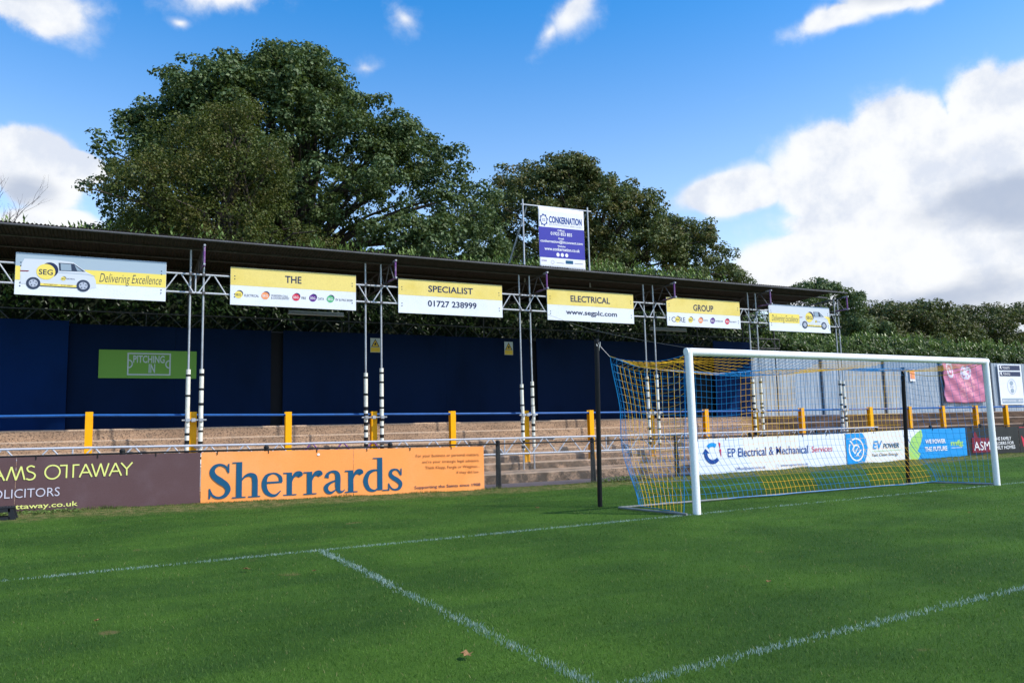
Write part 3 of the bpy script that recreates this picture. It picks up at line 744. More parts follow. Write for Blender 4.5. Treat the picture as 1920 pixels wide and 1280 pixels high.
for tx in [('Office:', 4.63, 4.891, 7.445, 7.508), ('01923 853 855', 4.375, 5.157, 7.312, 7.42), ('Email:', 4.655, 4.859, 7.190, 7.252), ('conkernation@btconnect.com', 4.003, 5.548, 7.045, 7.16), ('Website:', 4.611, 4.907, 6.942, 7.005), ('www.conkernation.co.uk', 4.139, 5.425, 6.82, 6.925)]:
    text(ban, *tx, T_, M['white_print'], .015, 0, .012)
for x in (4.617, 4.775, 4.935): disc(ban, 'icon', x, 6.698, .056, .062, T_, M['white_print'], 16)
disc(ban, 'gear_logo', 4.145, 7.775, .125, .17, T_, M['navy2'], 24, hole=.82)
for q in range(8):
    t_ = rad(45 * q + 10); disc(ban, 'gear_tooth', 4.145 + .13 * math.cos(t_), 7.775 + .175 * math.sin(t_), .02, .03, T_ - .001, M['navy2'], 8)
text(ban, 'CC', 4.085, 4.205, 7.735, 7.81, T_, M['navy2'], .01)
text(ban, 'CHAS', 4.028, 4.202, 6.455, 6.505, T_, M['pr_purple'], .01); disc(ban, 'logo', 4.415, 6.447, .06, .06, T_, M['grey_print'], 18, hole=.85)
poly(ban, 'logo', [(4.56, 6.43), (4.83, 6.43), (4.83, 6.445), (4.56, 6.445)], T_, M['grey_print'])
poly(ban, 'logo', [(4.893, 6.43), (5.164, 6.435), (5.164, 6.54), (4.893, 6.535)], T_, M['teal'])
poly(ban, 'logo', [(5.22, 6.45), (5.53, 6.455), (5.53, 6.475), (5.22, 6.47)], T_, M['grey_print'])

# ------------------------------------------------------------------ signs on the wall
ws = thing('wall_sign', 'green PITCHING IN sign with a pitch outline on the blue wall', 'sign', (-6.85, 13.03, 2.85))
MB().box(-7.99, -5.70, 13.018, 13.04, 2.853, 3.575).build('panel', M['sign_green'], ws)
g = MB(); y = 13.014; x0, x1, z0, z1 = -7.345, -6.325, 2.93, 3.508; w = .035
rect(g, x0, x1, z1 - w, z1, y); rect(g, x0, x1, z0, z0 + w, y); rect(g, x0, x0 + w, z0 + w, z1 - w, y); rect(g, x1 - w, x1, z0 + w, z1 - w, y)
g.build('pitch_outline', M['sign_grey'], ws)
disc(ws, 'arc', x0 + w, 3.22, .095, .11, y - .001, M['sign_grey'], 16, -90, 90, hole=.72)
disc(ws, 'arc', x1 - w, 3.22, .095, .11, y - .001, M['sign_grey'], 16, 90, 270, hole=.72)
text(ws, 'PITCHING', -7.208, -6.474, 3.25, 3.443, y, M['sign_grey'], .02); text(ws, 'IN', -6.845, -6.695, 2.994, 3.225, y, M['sign_grey'], .02)
for (x0, z0, lab) in [(-.97, 3.66, 'small yellow warning sign on the blue wall between the second pair of poles'), (3.43, 3.68, 'small yellow warning sign on the blue wall left of the third pair of poles')]:
    o = thing('warning_sign', lab, 'sign', (x0 + .15, 12.99, z0), 'warning signs on the blue wall')
    MB().box(x0, x0 + .30, 12.985, 12.995, z0, z0 + .42).build('panel', M['sign_grey'], o)
    poly(o, 'lower_field', [(x0 + .01, z0 + .01), (x0 + .29, z0 + .01), (x0 + .29, z0 + .15), (x0 + .01, z0 + .15)], 12.983, M['amber'])
    poly(o, 'triangle', [(x0 + .02, z0 + .16), (x0 + .28, z0 + .16), (x0 + .15, z0 + .40)], 12.983, M['tape'])
    poly(o, 'triangle', [(x0 + .055, z0 + .18), (x0 + .245, z0 + .18), (x0 + .15, z0 + .355)], 12.981, M['amber'])
    poly(o, 'symbol', [(x0 + .13, z0 + .2), (x0 + .19, z0 + .23), (x0 + .16, z0 + .3), (x0 + .11, z0 + .25)], 12.979, M['tape'])

# ------------------------------------------------------------------ grey sheet wall on the right
gw = thing('metal_sheet_wall', 'blue grey ribbed metal wall behind the open terrace on the right', 'wall', (20, 15, 1.565))
gposts = [13.95, 15.85] + [19.9 + 4.05 * i for i in range(9)]
for a, b_ in zip(gposts, gposts[1:]):
    g = MB(); zt = lerp_tab([(14, 4.25), (20, 4.1), (36, 4.05), (60, 4.05)], a)
    x = a + .05; prof = [(0, 0), (.11, 0), (.135, .014), (.175, .014), (.20, 0)]
    pts = []
    while x < b_ - .05:
        for px_, py_ in prof: pts.append((min(x + px_, b_ - .05), 15.0 - py_))
        x += .20
    for (xx, yy) in pts: g.v += [(xx, yy, 1.57), (xx, yy, zt)]
    for i in range(len(pts) - 1):
        if pts[i + 1][0] - pts[i][0] > 1e-4: g.f.append((2 * i, 2 * i + 2, 2 * i + 3, 2 * i + 1)); g.m.append(0); g.sm.append(False)
    o = g.build('sheet_panel', M['grey_wall'], gw); sol = o.modifiers.new('thickness', 'SOLIDIFY'); sol.thickness = .01; sol.offset = -1
for a in gposts: MB().box(a - .045, a + .045, 14.93, 15.05, 1.57, 4.12).build('post', M['grey_post'], gw)
o = thing('notice', 'small orange notice on the grey metal wall behind the goal', 'sign', (25.9, 14.94, 3.1))
MB().box(25.75, 26.12, 14.935, 14.95, 3.10, 3.66).build('panel', M['white_print'], o)
poly(o, 'orange_field', [(25.77, 3.2), (26.10, 3.2), (26.10, 3.64), (25.77, 3.64)], 14.932, M['pr_orange'])

# flag
fm = mat('maroon_flag_cloth', (0.36, 0.10, 0.18), 0.75); t = NT(fm.node_tree); b = t.n['Principled BSDF']
pos = t.n.new('ShaderNodeNewGeometry').outputs['Position']; x, y, z = t.sep(pos)
def ell(cx_, cz_, rx, rz): return t.vmath('LENGTH', t.comb(t.math('DIVIDE', t.math('SUBTRACT', x, cx_), rx), t.math('DIVIDE', t.math('SUBTRACT', z, cz_), rz)), out=1)
c = (0.26, 0.05, 0.11)
nn = t.noise(pos, 6.5, 3, 0.6)
e1 = ell(29.9, 2.95, .62, .75); e2 = ell(28.65, 3.65, .28, .38); e3 = ell(29.9, 3.55, .45, .35)
m1 = t.math('MULTIPLY', t.math('LESS_THAN', e1, 1.0), t.math('GREATER_THAN', nn, .50))
c = t.mix(m1, (0.52, 0.19, 0.29, 1), (0.66, 0.30, 0.36, 1))
c = t.mix(t.math('MULTIPLY', t.math('LESS_THAN', e3, 1.0), t.math('GREATER_THAN', nn, .46)), c, (0.62, 0.60, 0.74, 1))
ring = t.math('MULTIPLY', t.math('LESS_THAN', e2, 1.0), t.math('GREATER_THAN', t.math('ABSOLUTE', t.math('SUBTRACT', e2, .5)), .18))
c = t.mix(ring, c, (0.62, 0.58, 0.68, 1))
t.l.new(c, b.inputs['Base Color'])
fl = thing('flag', 'maroon football club flag with pale crest hanging on the grey wall', 'flag', (29.8, 14.9, 2.1))
g = MB(); nx_, nz_ = 40, 26
for j in range(nz_ + 1):
    for i in range(nx_ + 1):
        u, v = i / nx_, j / nz_
        fold = .035 * math.sin((u * 1.3 - (1 - v) * 1.1) * 13) * (1 - .4 * u) + .02 * math.sin(u * 5 + v * 7)
        g.v.append((28.12 + 3.3 * u - .02 * v, 14.86 + fold, 2.10 + 1.93 * v - .06 * math.sin(u * math.pi)))
for j in range(nz_):
    for i in range(nx_):
        a = j * (nx_ + 1) + i; g.f.append((a, a + 1, a + nx_ + 2, a + nx_ + 1)); g.m.append(0); g.sm.append(True)
o = g.build('cloth', fm, fl); sol = o.modifiers.new('thickness', 'SOLIDIFY'); sol.thickness = .004

ib = thing('information_board', 'tall white information board with dark blue bars right of the flag', 'sign', (33.6, 14.9, 1.95))
MB().box(32.60, 34.62, 14.90, 14.93, 1.93, 4.0).build('panel', M['board_white'], ib)
y = 14.896
poly(ib, 'bar', [(32.70, 3.69), (34.5, 3.70), (34.5, 3.955), (32.70, 3.95)], y, M['navy']); poly(ib, 'bar', [(32.70, 3.39), (34.5, 3.39), (34.5, 3.635), (32.70, 3.62)], y, M['navy'])
poly(ib, 'bar', [(32.72, 2.0), (34.54, 2.0), (34.54, 2.255), (32.72, 2.255)], y, M['van_glass'])
text(ib, 'TICKETS', 33.0, 33.6, 3.77, 3.88, y - .003, M['white_print'], .01); text(ib, 'TURNSTILE', 33.0, 33.6, 3.46, 3.56, y - .003, M['white_print'], .01)
text(ib, '@SACommunity', 32.76, 33.9, 2.08, 2.19, y - .003, M['white_print'], .01); text(ib, '#SCFC', 34.1, 34.5, 2.08, 2.19, y - .003, M['white_print'], .01)
for z_ in (3.83, 3.51): poly(ib, 'arrow', [(32.78, z_ - .08), (32.78, z_ + .09), (32.93, z_ + .09), (32.86, z_ + .03), (32.93, z_ - .06), (32.89, z_ - .08), (32.82, z_ - .01)], y - .003, M['white_print'])
disc(ib, 'emblem', 33.66, 2.86, .38, .40, y - .003, M['hub'], 30, hole=.93)
disc(ib, 'emblem', 33.64, 3.04, .15, .12, y - .003, M['van_glass'], 20); disc(ib, 'emblem', 33.67, 2.65, .15, .12, y - .003, M['van_glass'], 20)
text(ib, 'IXI', 33.52, 33.78, 2.80, 2.89, y - .003, M['van_glass'], .01)

# ------------------------------------------------------------------ pitchside fence
BYF = 7.80                                            # front face of the boards
fence = thing('pitch_fence', 'low black post and wire fence between the pitch and the terrace', 'fence', (0, 7.9, -.1))
def ftop(x): return lerp_tab([(-12, 1.02), (-6, .995), (.2, .935), (6.4, .915), (12.5, .925), (15.4, .965), (30, .955)], x)
FPX = [.66 + 2.69 * k for k in range(-5, 12)]
for X in FPX:
    zb = gz(X, 8) - .05; zt = ftop(X) + .10
    g = MB(); g.tube((X, 7.92, zb), (X, 7.92, zt - .05), .07, .052, n=10); g.tube((X, 7.92, zt - .05), (X, 7.92, zt - .02), .052, .058, n=10)
    g.tube((X, 7.92, zt - .02), (X, 7.92, zt + .02), .058, .03, n=10); g.build('fence_post', M['fence_black'], fence)
g = MB(); q = [(x, 7.90, ftop(x) + .03) for x in (-14, -6, .2, 6.4, 12.5, 15.4, 30)]
for a, b_ in zip(q, q[1:]): g.tube(a, b_, .019, n=8, caps=False)
g.build('top_rail', M['fence_black'], fence)
g = MB(); x0, x1 = .15, 6.45; zb, h = -.09, 1.0; sp = .062
for sgn in (1, -1):
    k0 = int((x0 - h) / sp); k1 = int((x1 + h) / sp) + 1
    for k in range(k0, k1):
        a = k * sp
        pa, pb = (a, zb), (a + sgn * h, zb + h)
        lo, hi = max(x0, min(pa[0], pb[0])), min(x1, max(pa[0], pb[0]))
        if hi - lo < .02: continue
        f_ = lambda xx: zb + (xx - a) * sgn
        g.tube((lo, 7.865 + sgn * .002, f_(lo)), (hi, 7.865 + sgn * .002, f_(hi)), .0019, n=3, caps=False)
o = g.build('chain_link', M['wire'], fence); o['kind'] = 'stuff'

# lattice beam rail behind the fence
lat = thing('lattice_beam_rail', 'silver lattice beam laid as a rail behind the pitch fence', 'rail', (0, 9.0, .65))
LZ = [(-16, 1.20), (-9.5, 1.17), (-6.7, 1.13), (-4.77, 1.105), (.8, 1.085), (5, 1.055), (7.9, 1.05), (11.4, 1.04), (16, 1.065)]
def lz(x): return lerp_tab(LZ, x)
MB_ = None
xe = [-14.5, -8.3, -3.9, -1.75, 4.5, 10.7, 15.6]
for i, (a, b_) in enumerate(zip(xe, xe[1:])):
    mm = M['steel_bright'] if i not in (2,) else M['purple']
    MB().tube((a, 9.0, lz(a)), (b_, 9.0, lz(b_)), .0242, n=10).build('top_chord', M['steel_bright'], lat)
    MB().tube((a, 9.0, lz(a) - .40), (b_, 9.0, lz(b_) - .40), .0242, n=10).build('bottom_chord', M['steel_bright'], lat)
    n = max(2, round((b_ - a) / .74)); w = (b_ - a) / n
    for k in range(n):
        xa = a + k * w; xm = xa + w / 2; xb = xa + w
        MB().tube((xa + .03, 9, lz(xa) - .39), (xm - .03, 9, lz(xm) - .01), .0165, n=6).build('brace', mm, lat)
        MB().tube((xm + .03, 9, lz(xm) - .01), (xb - .03, 9, lz(xb) - .39), .0165, n=6).build('brace', mm, lat)
        if k % 4 == 3: MB().tube((xb, 9, lz(xb) - .4), (xb, 9, lz(xb)), .0165, n=6).build('brace', mm, lat)
for X in (-12, -5.9, -1.65, 2.85, 7.3, 11.6, 15.4):
    MB().tube((X, 9.0, lz(X) - .045), (X, 10.62, lz(X) - .045), .0242, n=8).build('support_tube', M['steel'], lat)

# ------------------------------------------------------------------ advertising boards
def board(x0, x1, zt0, zt1, m, label, zb0=None, zb1=None, seams=()):
    zb0 = (gz(x0, 7.8) - .03) if zb0 is None else zb0; zb1 = (gz(x1, 7.8) - .03) if zb1 is None else zb1
    b_ = thing('advertising_board', label, 'advertising board', ((x0 + x1) / 2, BYF, min(zb0, zb1)), 'advertising boards along the pitch fence')
    xsn = [x0] + list(seams) + [x1]
    for i, (a, c_) in enumerate(zip(xsn, xsn[1:])):
        f_ = lambda x: (x - x0) / (x1 - x0)
        ta, tb = zt0 + (zt1 - zt0) * f_(a), zt0 + (zt1 - zt0) * f_(c_); ba, bb = zb0 + (zb1 - zb0) * f_(a), zb0 + (zb1 - zb0) * f_(c_)
        a += .004; c_ -= .004; o_ = .0015 * (i % 2)
        nb = max(2, int((c_ - a) / .3)); g = MB()
        for j in range(nb + 1):
            u = j / nb; xx = a + (c_ - a) * u; yy = BYF + o_ + .003 * math.sin(xx * 3.1) + .002 * math.sin(xx * 7.7 + 1)
            g.v += [(xx, yy, ba + (bb - ba) * u), (xx, yy, ta + (tb - ta) * u)]
        for j in range(nb): g.f.append((2 * j, 2 * j + 2, 2 * j + 3, 2 * j + 1)); g.m.append(0); g.sm.append(False)
        o = g.build('panel', m, b_); sol = o.modifiers.new('thickness', 'SOLIDIFY'); sol.thickness = .012; sol.offset = -1
        for j in range(int((c_ - a) / 1.0)):
            xx = a + .3 + j * 1.0
            if xx < c_ - .1:
                zt_ = ta + (tb - ta) * (xx - a) / (c_ - a); MB().box(xx - .008, xx + .008, BYF - .010, BYF + .03, zt_ - .05, zt_ + .012).build('clip', M['tape'], b_)
    return b_
K = BYF - .009
b1 = board(-12.26, -6.01, 1.045, .998, M['maroon'], 'maroon solicitors board with pale yellow OTTAWAY lettering at the far left', seams=(-9.13,))
def strokes(parent, m, segs, w, y=K):
    g = MB(); e = 0
    for sg in segs: ribbon(g, [(p[0], p[1], w) for p in sg], y - e, 1 if len(sg) == 2 else 6); e += .0004
    g.build('letter', m, parent)
zb_, zt_ = .613, .855; L = []
def V_(x0, x1, xm, top): # peak letter
    return [[(x0, zb_ if top else zt_), (xm, zt_ if top else zb_)], [(xm, zt_ if top else zb_), (x1, zb_ if top else zt_)]]
L += V_(-9.52, -9.30, -9.41, True) + [[(-9.47, .70), (-9.35, .70)]]
L += [[(-9.268, zb_), (-9.20, zt_)], [(-9.20, zt_), (-9.125, zb_)], [(-9.125, zb_), (-9.05, zt_)], [(-9.05, zt_), (-8.99, zb_)]]
L += [[(-8.84, .835), (-8.90, .858), (-8.955, .825), (-8.935, .765), (-8.87, .735), (-8.83, .69), (-8.85, .63), (-8.91, .61), (-8.965, .63)]]
L += [[(-8.555 + .118 * math.cos(rad(a)), .732 + .124 * math.sin(rad(a))) for a in range(90, 451, 30)]]
L += [[(-8.439, zt_ - .01), (-8.317, zt_ - .01)], [(-8.33, zt_), (-8.33, zb_)], [(-8.235, zt_ - .01), (-8.125, zt_ - .01)], [(-8.222, zt_), (-8.222, zb_)]]
L += V_(-8.117, -7.913, -8.022, True) + [[(-8.075, .70), (-7.96, .70)]]
L += [[(-7.92, zt_), (-7.845, zb_)], [(-7.845, zb_), (-7.771, zt_)], [(-7.771, zt_), (-7.704, zb_)], [(-7.704, zb_), (-7.636, zt_)]]
L += V_(-7.622, -7.417, -7.523, True) + [[(-7.58, .70), (-7.47, .70)]]
L += [[(-7.427, zt_), (-7.33, .735)], [(-7.232, zt_), (-7.33, .735)], [(-7.328, .75), (-7.325, zb_)]]
i0 = 0
for cnt_ in (3, 4, 1, 1, 2, 2, 3, 4, 3, 3):
    strokes(b1, M['lime'], L[i0:i0 + cnt_], .026); i0 += cnt_
text(b1, 'OLICITORS', -9.47, -8.427, .292, .452, K, M['lilac'], -.004)
text(b1, 'amsottaway.co.uk', -9.52, -8.127, .065, .18, K, M['lime'], .012)

b2 = board(-6.0, .232, .998, .918, M['orange'], 'orange solicitors board with big blue Sherrards lettering', seams=(-2.905,))
g = MB(); LET = []
def flush():
    global g
    if g.v: g.build('letter', M['teal'], b2)
    g = MB()
class Glyph:
    """bold serif letters built from tapered strokes in a unit box"""
    def __init__(s, x0, x1, h, base): flush(); s.x0 = x0; s.w = x1 - x0; s.h = h; s.b = base; s.y = K
    def X(s, u): return s.x0 + u * s.w
    def Z(s, v): return s.b + v * s.h
    def st(s, pts): s.y -= .0005; ribbon(g, [(s.X(a), s.Z(b), w * .1) for a, b, w in pts], s.y)
    def bx(s, a, b, c, d): s.y -= .0005; rect(g, s.X(a), s.X(b), s.Z(c), s.Z(d), s.y)
XH = .475
def base(x): return .066 - (x + 5.9) * .011
G = Glyph(-5.86, -5.416, .70, base(-5.6))
G.st([(.84,.76,.25),(.74,.90,.45),(.50,.968,.45),(.26,.91,.75),(.165,.77,1.0),(.27,.63,1.15),(.52,.50,1.3),(.76,.38,1.15),(.85,.24,1.0),(.73,.09,.75),(.46,.032,.45),(.20,.10,.45),(.07,.27,.25)])
G.bx(.83,.90,.72,.985); G.bx(.03,.10,.01,.30)
G = Glyph(-5.404, -4.854, XH, base(-5.1))       # h
G.bx(.14,.345,.05,1.52); G.bx(0,.48,0,.05); G.bx(0,.15,1.47,1.52)
G.bx(.705,.91,.05,.72); G.bx(.57,1.0,0,.05); G.st([(.33,.74,.25),(.45,.90,.45),(.62,.965,.75),(.77,.88,1.05),(.808,.68,1.12)])
G = Glyph(-4.835, -4.418, XH, base(-4.6))       # e
G.st([(.94,.60,.8),(.90,.80,.75),(.72,.95,.45),(.50,.98,.35),(.24,.86,.75),(.14,.55,1.05),(.22,.24,.95),(.44,.06,.7),(.70,.04,.5),(.94,.22,.2)]); G.bx(.20,1.0,.55,.635)
for (a, c_) in ((-4.395, -4.015), (-3.977, -3.598), (-3.093, -2.708)):    # r
    G = Glyph(a, c_, XH, base((a + c_) / 2))
    G.bx(.19,.48,.05,1.0); G.bx(0,.72,0,.05); G.bx(0,.2,.94,1.0); G.st([(.44,.58,.2),(.55,.80,.5),(.70,.91,1.0),(.88,.90,1.3),(.95,.80,.9)])
G = Glyph(-3.570, -3.093, XH, base(-3.3))       # a
G.st([(.17,.70,1.0),(.22,.86,.7),(.40,.97,.45),(.60,.92,.8),(.68,.74,1.1),(.68,.30,1.1),(.74,.08,.7),(.88,.05,.35),(1.0,.14,.15)])
G.st([(.64,.58,.3),(.35,.48,.5),(.15,.30,.95),(.20,.10,.8),(.38,.035,.5),(.60,.16,.25)])
G = Glyph(-2.694, -2.104, XH, base(-2.4))       # d
G.st([(.66,.88,.3),(.48,.965,.4),(.22,.85,.85),(.10,.50,1.1),(.20,.14,.9),(.42,.03,.45),(.60,.14,.3)])
G.bx(.55,.745,.04,1.53); G.bx(.38,.56,1.48,1.53); G.bx(.74,.98,0,.05)
G = Glyph(-2.131, -1.783, XH, base(-1.9))       # s
G.st([(.86,.70,.25),(.70,.90,.4),(.48,.965,.4),(.24,.90,.7),(.18,.74,.85),(.34,.60,.95),(.62,.47,1.0),(.84,.30,.9),(.76,.10,.7),(.48,.03,.4),(.22,.11,.35),(.06,.32,.2)])
G.bx(.85,.93,.68,1.0); G.bx(.02,.10,0,.34)
flush()
for tx in [('For your business or personal matters,', -1.469, .108, .695, .780), ("we're your strategic legal advisors.", -1.32, .106, .558, .640), ('Think Klopp, Fergie or Wiegman...', -1.248, .113, .422, .505), ('if they did law.', -.477, .10, .292, .370)]:
    text(b2, *tx, K, M['brown_print'], -.004, 0, -.015)
text(b2, 'Supporting the Saints since 1908', -1.509, .12, -.005, .082, K, M['navy'], .006, 0, -.01)
disc(b2, 'sticker', -3.662, .872, .03, .028, K, M['white_print'], 12)

b3 = board(6.40, 12.50, .902, .915, M['board_white'], 'white Electrical and Mechanical Services board behind the goal net')
disc(b3, 'arrow_ring', 7.20, .505, .30, .295, K, M['navy2'], 30, 180, 318, hole=.62); disc(b3, 'arrow_ring', 7.20, .505, .28, .29, K, M['ev_blue'], 20, 55, 135, hole=.62)
poly(b3, 'arrow_head', [(6.84, .50), (7.09, .51), (6.955, .64)], K - .001, M['navy2'])
poly(b3, 'flash', [(7.42, .80), (7.50, .77), (7.47, .62), (7.52, .60), (7.50, .38), (7.44, .60), (7.475, .61)], K - .001, M['pr_red'])
text(b3, 'EP Electrical & Mechanical', 7.746, 10.887, .375, .615, K, M['navy2'], .004); text(b3, 'Services', 11.038, 11.901, .395, .568, K, M['pr_red'], .0)
text(b3, 'Office@epservices.uk', 7.997, 9.145, -.01, .085, K, M['navy2'], .0, 0, .0); text(b3, 'www.epservices.uk', 9.726, 10.854, .01, .10, K, M['navy2'], .0)
disc(b3, 'globe', 9.6, .05, .07, .06, K, M['lilac'], 18, hole=.8)
b4 = board(12.52, 15.40, .915, .968, M['board_white'], 'white EV POWER board with a blue plug logo behind the goal net')
poly(b4, 'blue_field', [(12.526, .905), (13.28, .915), (13.44, .72), (13.49, .46), (13.42, .2), (13.27, -.05), (12.526, -.06)], K, M['ev_blue'])
disc(b4, 'plug_ring', 12.97, .41, .345, .36, K - .002, M['white_print'], 40, 150, 480, hole=.87)
g = MB(); ribbon(g, [(12.70, .68, .045), (12.80, .60, .045), (12.88, .47, .045)], K - .003); ribbon(g, [(12.80, .40, .05), (12.88, .52, .05), (13.02, .54, .05), (13.10, .46, .05)], K - .0035)
ribbon(g, [(12.80, .40, .04), (12.90, .28, .04)], K - .003, 2); ribbon(g, [(13.02, .46, .03), (12.90, .30, .03)], K - .004, 2); ribbon(g, [(12.95, .22, .04), (13.18, .40, .04)], K - .0042, 2); ribbon(g, [(13.05, .22, .035), (12.99, .30, .035)], K - .003, 2)
g.build('plug_logo', M['white_print'], b4)
text(b4, 'EV', 13.715, 14.191, .39, .651, K, M['ev_blue'], .03, .25); text(b4, 'POWER', 14.20, 14.967, .405, .56, K, M['teal'], .02, .25)
poly(b4, 'arrow_line', [(13.676, .318), (15.09, .333), (15.09, .345), (13.676, .330)], K, M['leaf_green']); text(b4, 'Fast Clean Energy', 13.656, 14.915, .14, .262, K, M['teal'], .008, .25)
b5 = board(15.42, 18.46, .968, .960, M['ev_blue'], 'bright blue WE POWER THE FUTURE board with a green leaf edge')
poly(b5, 'white_field', [(15.425, .96), (16.1, .96), (15.95, .6), (15.6, .2), (15.5, -.03), (15.425, -.03)], K, M['board_white'])
poly(b5, 'leaf', [(16.13, .955), (15.9, .86), (15.6, .68), (15.46, .45), (15.43, .1), (15.5, -.03), (15.85, -.03), (16.0, .18), (15.85, .25), (16.05, .5), (16.17, .75)], K - .002, M['leaf_green'])
text(b5, 'WE POWER', 16.29, 17.333, .479, .625, K - .002, M['white_print'], .03); text(b5, 'THE FUTURE', 16.225, 17.387, .23, .38, K - .002, M['white_print'], .03)
text(b5, 'mfg', 17.597, 18.269, .335, .56, K, M['leaf_green'], .04)
poly(b5, 'strap_line', [(17.62, .30), (18.22, .30), (18.22, .315), (17.62, .315)], K, M['white_print'])
b6 = board(18.48, 21.50, .960, .952, M['black_board'], 'black family homes board with white lettering and a dark red house shape')
poly(b6, 'house', [(18.74, .10), (18.77, .62), (18.87, .62), (18.87, .72), (18.96, .84), (19.12, .60), (19.73, .58), (19.78, .10)], K, M['asm_red'])
text(b6, 'ASM', 18.844, 19.743, .172, .472, K - .002, M['white_print'], .0)
for tx in [('THE FAMILY', 20.031, 21.028, .48, .60), ('BUILDERS FOR', 19.85, 21.161, .325, .434), ('FAMILY HOMES', 19.85, 21.215, .165, .29)]: text(b6, *tx, K, M['white_print'], .01)
b7 = board(21.52, 24.55, .952, .95, M['black_board'], 'black board with a red shape at the right edge of the photo')
poly(b7, 'red_line', [(21.57, .90), (24.5, .90), (24.5, .92), (21.57, .92)], K, M['pr_red']); poly(b7, 'red_shape', [(21.64, .62), (21.86, .46), (22.1, .62), (22.1, .20), (21.72, .22)], K, M['pr_red'])
b8 = board(24.57, 27.6, .95, .95, M['board_white'], 'white board beyond the right edge of the photo')

# ------------------------------------------------------------------ goal
goal = thing('goal', 'white football goal with a blue and yellow net', 'goal', (0, 0, 0))
ga = .0235; GH = 2.36
def GP(u, v, z): return (u * math.cos(ga) - v * math.sin(ga), u * math.sin(ga) + v * math.cos(ga), z)
def oval(mb, p0, p1, rx, ry, side, n=20):
    p0, p1, side = Vector(p0), Vector(p1), Vector(side).normalized(); d = (p1 - p0).normalized(); o_ = d.cross(side); vs = []
    for p in (p0, p1):
        for i in range(n):
            t_ = 2 * math.pi * i / n; vs.append(p + side * math.cos(t_) * rx + o_ * math.sin(t_) * ry)
    mb.add(vs, [(i, (i + 1) % n, n + (i + 1) % n, n + i) for i in range(n)], 0, True); mb.add(vs[:n], [tuple(reversed(range(n)))]); mb.add(vs[n:], [tuple(range(n))])
for u, zt in ((0.0, GH), (7.44, GH - .0)):
    g = MB(); oval(g, GP(u, 0, -.05), GP(u, 0, zt + .05), .060, .055, (1, 0, 0)); g.build('goal_post', M['white_post'], goal)
g = MB(); oval(g, GP(-.055, 0, GH), GP(7.495, 0, GH), .0585, .053, (0, 0, 1)); g.build('crossbar', M['white_post'], goal)
for a, b_ in [((-.27, -.10, .03), (-.46, 1.30, .03)), ((-.46, 1.30, .03), (7.15, 1.42, .012)), ((7.15, 1.42, .012), (7.50, .2, .012))]:
    MB().tube(a, b_, .018, n=8).build('ground_bar', M['dull_bar'], goal)

TOPZ = [(-.2, 2.45), (.3, 2.31), (.96, 2.23), (2.04, 2.19), (2.7, 2.23), (3.3, 2.28), (4.2, 2.30), (5.6, 2.32), (7.12, 2.33)]
def nnz(*a): return noise.noise(Vector(a))
def back_top(x): return Vector((x, 1.75 - .01 * (x + .2), lerp_tab(TOPZ, x)))
def S_back(u, v):      # u: -.2..7.1, v: 0 top .. 1 bottom
    tp = back_top(u); z = tp.z * (1 - v) + .03 * v
    low = smooth(.55, 1.0, v)
    y = tp.y - .42 * low ** 1.3 + .06 * math.sin(v * 3.1) + .03 * nnz(u * .9, v * 2, 0)
    x = u + .12 * low * math.sin(u * 1.1) + .03 * nnz(u * 1.4, v * 3, 4) + .10 * v * (1 - v) * (1 if u < 3.5 else -1)
    if u < .6: x += (.6 - u) * .22 * smooth(0, .4, v)
    return Vector((x, y, max(z + .02 * nnz(u * 1.2, v * 3, 9), .015)))
def S_left(u, v):      # u: 0 at post .. 1 at back corner
    f = Vector((-.02, .06, GH - .03)); bk = S_back(-.2, 0)
    tp = f.lerp(bk, u); tp.z -= .20 * math.sin(math.pi * min(1, u ** .8)) * (1 - .2 * u)
    fb = Vector((-.24, .0, .03)); bb = S_back(-.2, 1); bt = fb.lerp(bb, u)
    p = tp.lerp(bt, v); p.x += .10 * math.sin(math.pi * u) * v * (1 - v * .4) + .02 * nnz(u * 4, v * 4, 2)
    if v > 0: 
        q = S_back(-.2, v); w_ = u ** 2; p = p.lerp(q, w_)
    p.y += .02 * nnz(u * 5, v * 3, 7); p.z = max(p.z, .012); return p
def S_right(u, v):
    f = Vector(GP(7.42, .06, GH - .03)); bk = S_back(7.12, 0); tp = f.lerp(bk, u); tp.z -= .10 * math.sin(math.pi * u)
    fb = Vector((7.50, .25, .03)); bt = fb.lerp(S_back(7.12, 1), u); p = tp.lerp(bt, v)
    q = S_back(7.12, v); p = p.lerp(q, u ** 2); p.x += .12 * math.sin(math.pi * u) * math.sin(math.pi * v) + .02 * nnz(u * 4, v * 4, 12); p.z = max(p.z - .10 * math.sin(math.pi * u) * (1 - v), .012); return p
def S_roof(u, v):      # u along the bar, v 0 bar .. 1 back
    x = -.02 + u * 7.3; f = Vector(GP(x, .05, GH - .04)); b_ = back_top(-.2 + u * 7.32); p = f.lerp(b_, v)
    p.z -= (.16 * math.sin(math.pi * v) * (.55 + .45 * math.sin(math.pi * min(1, u * 1.6)))) + .03 * nnz(u * 6, v * 2, 3)
    p.z += .13 * math.exp(-((x - .62) ** 2 + (v - .5) ** 2 * 2) / .10); return p
MESH = .118
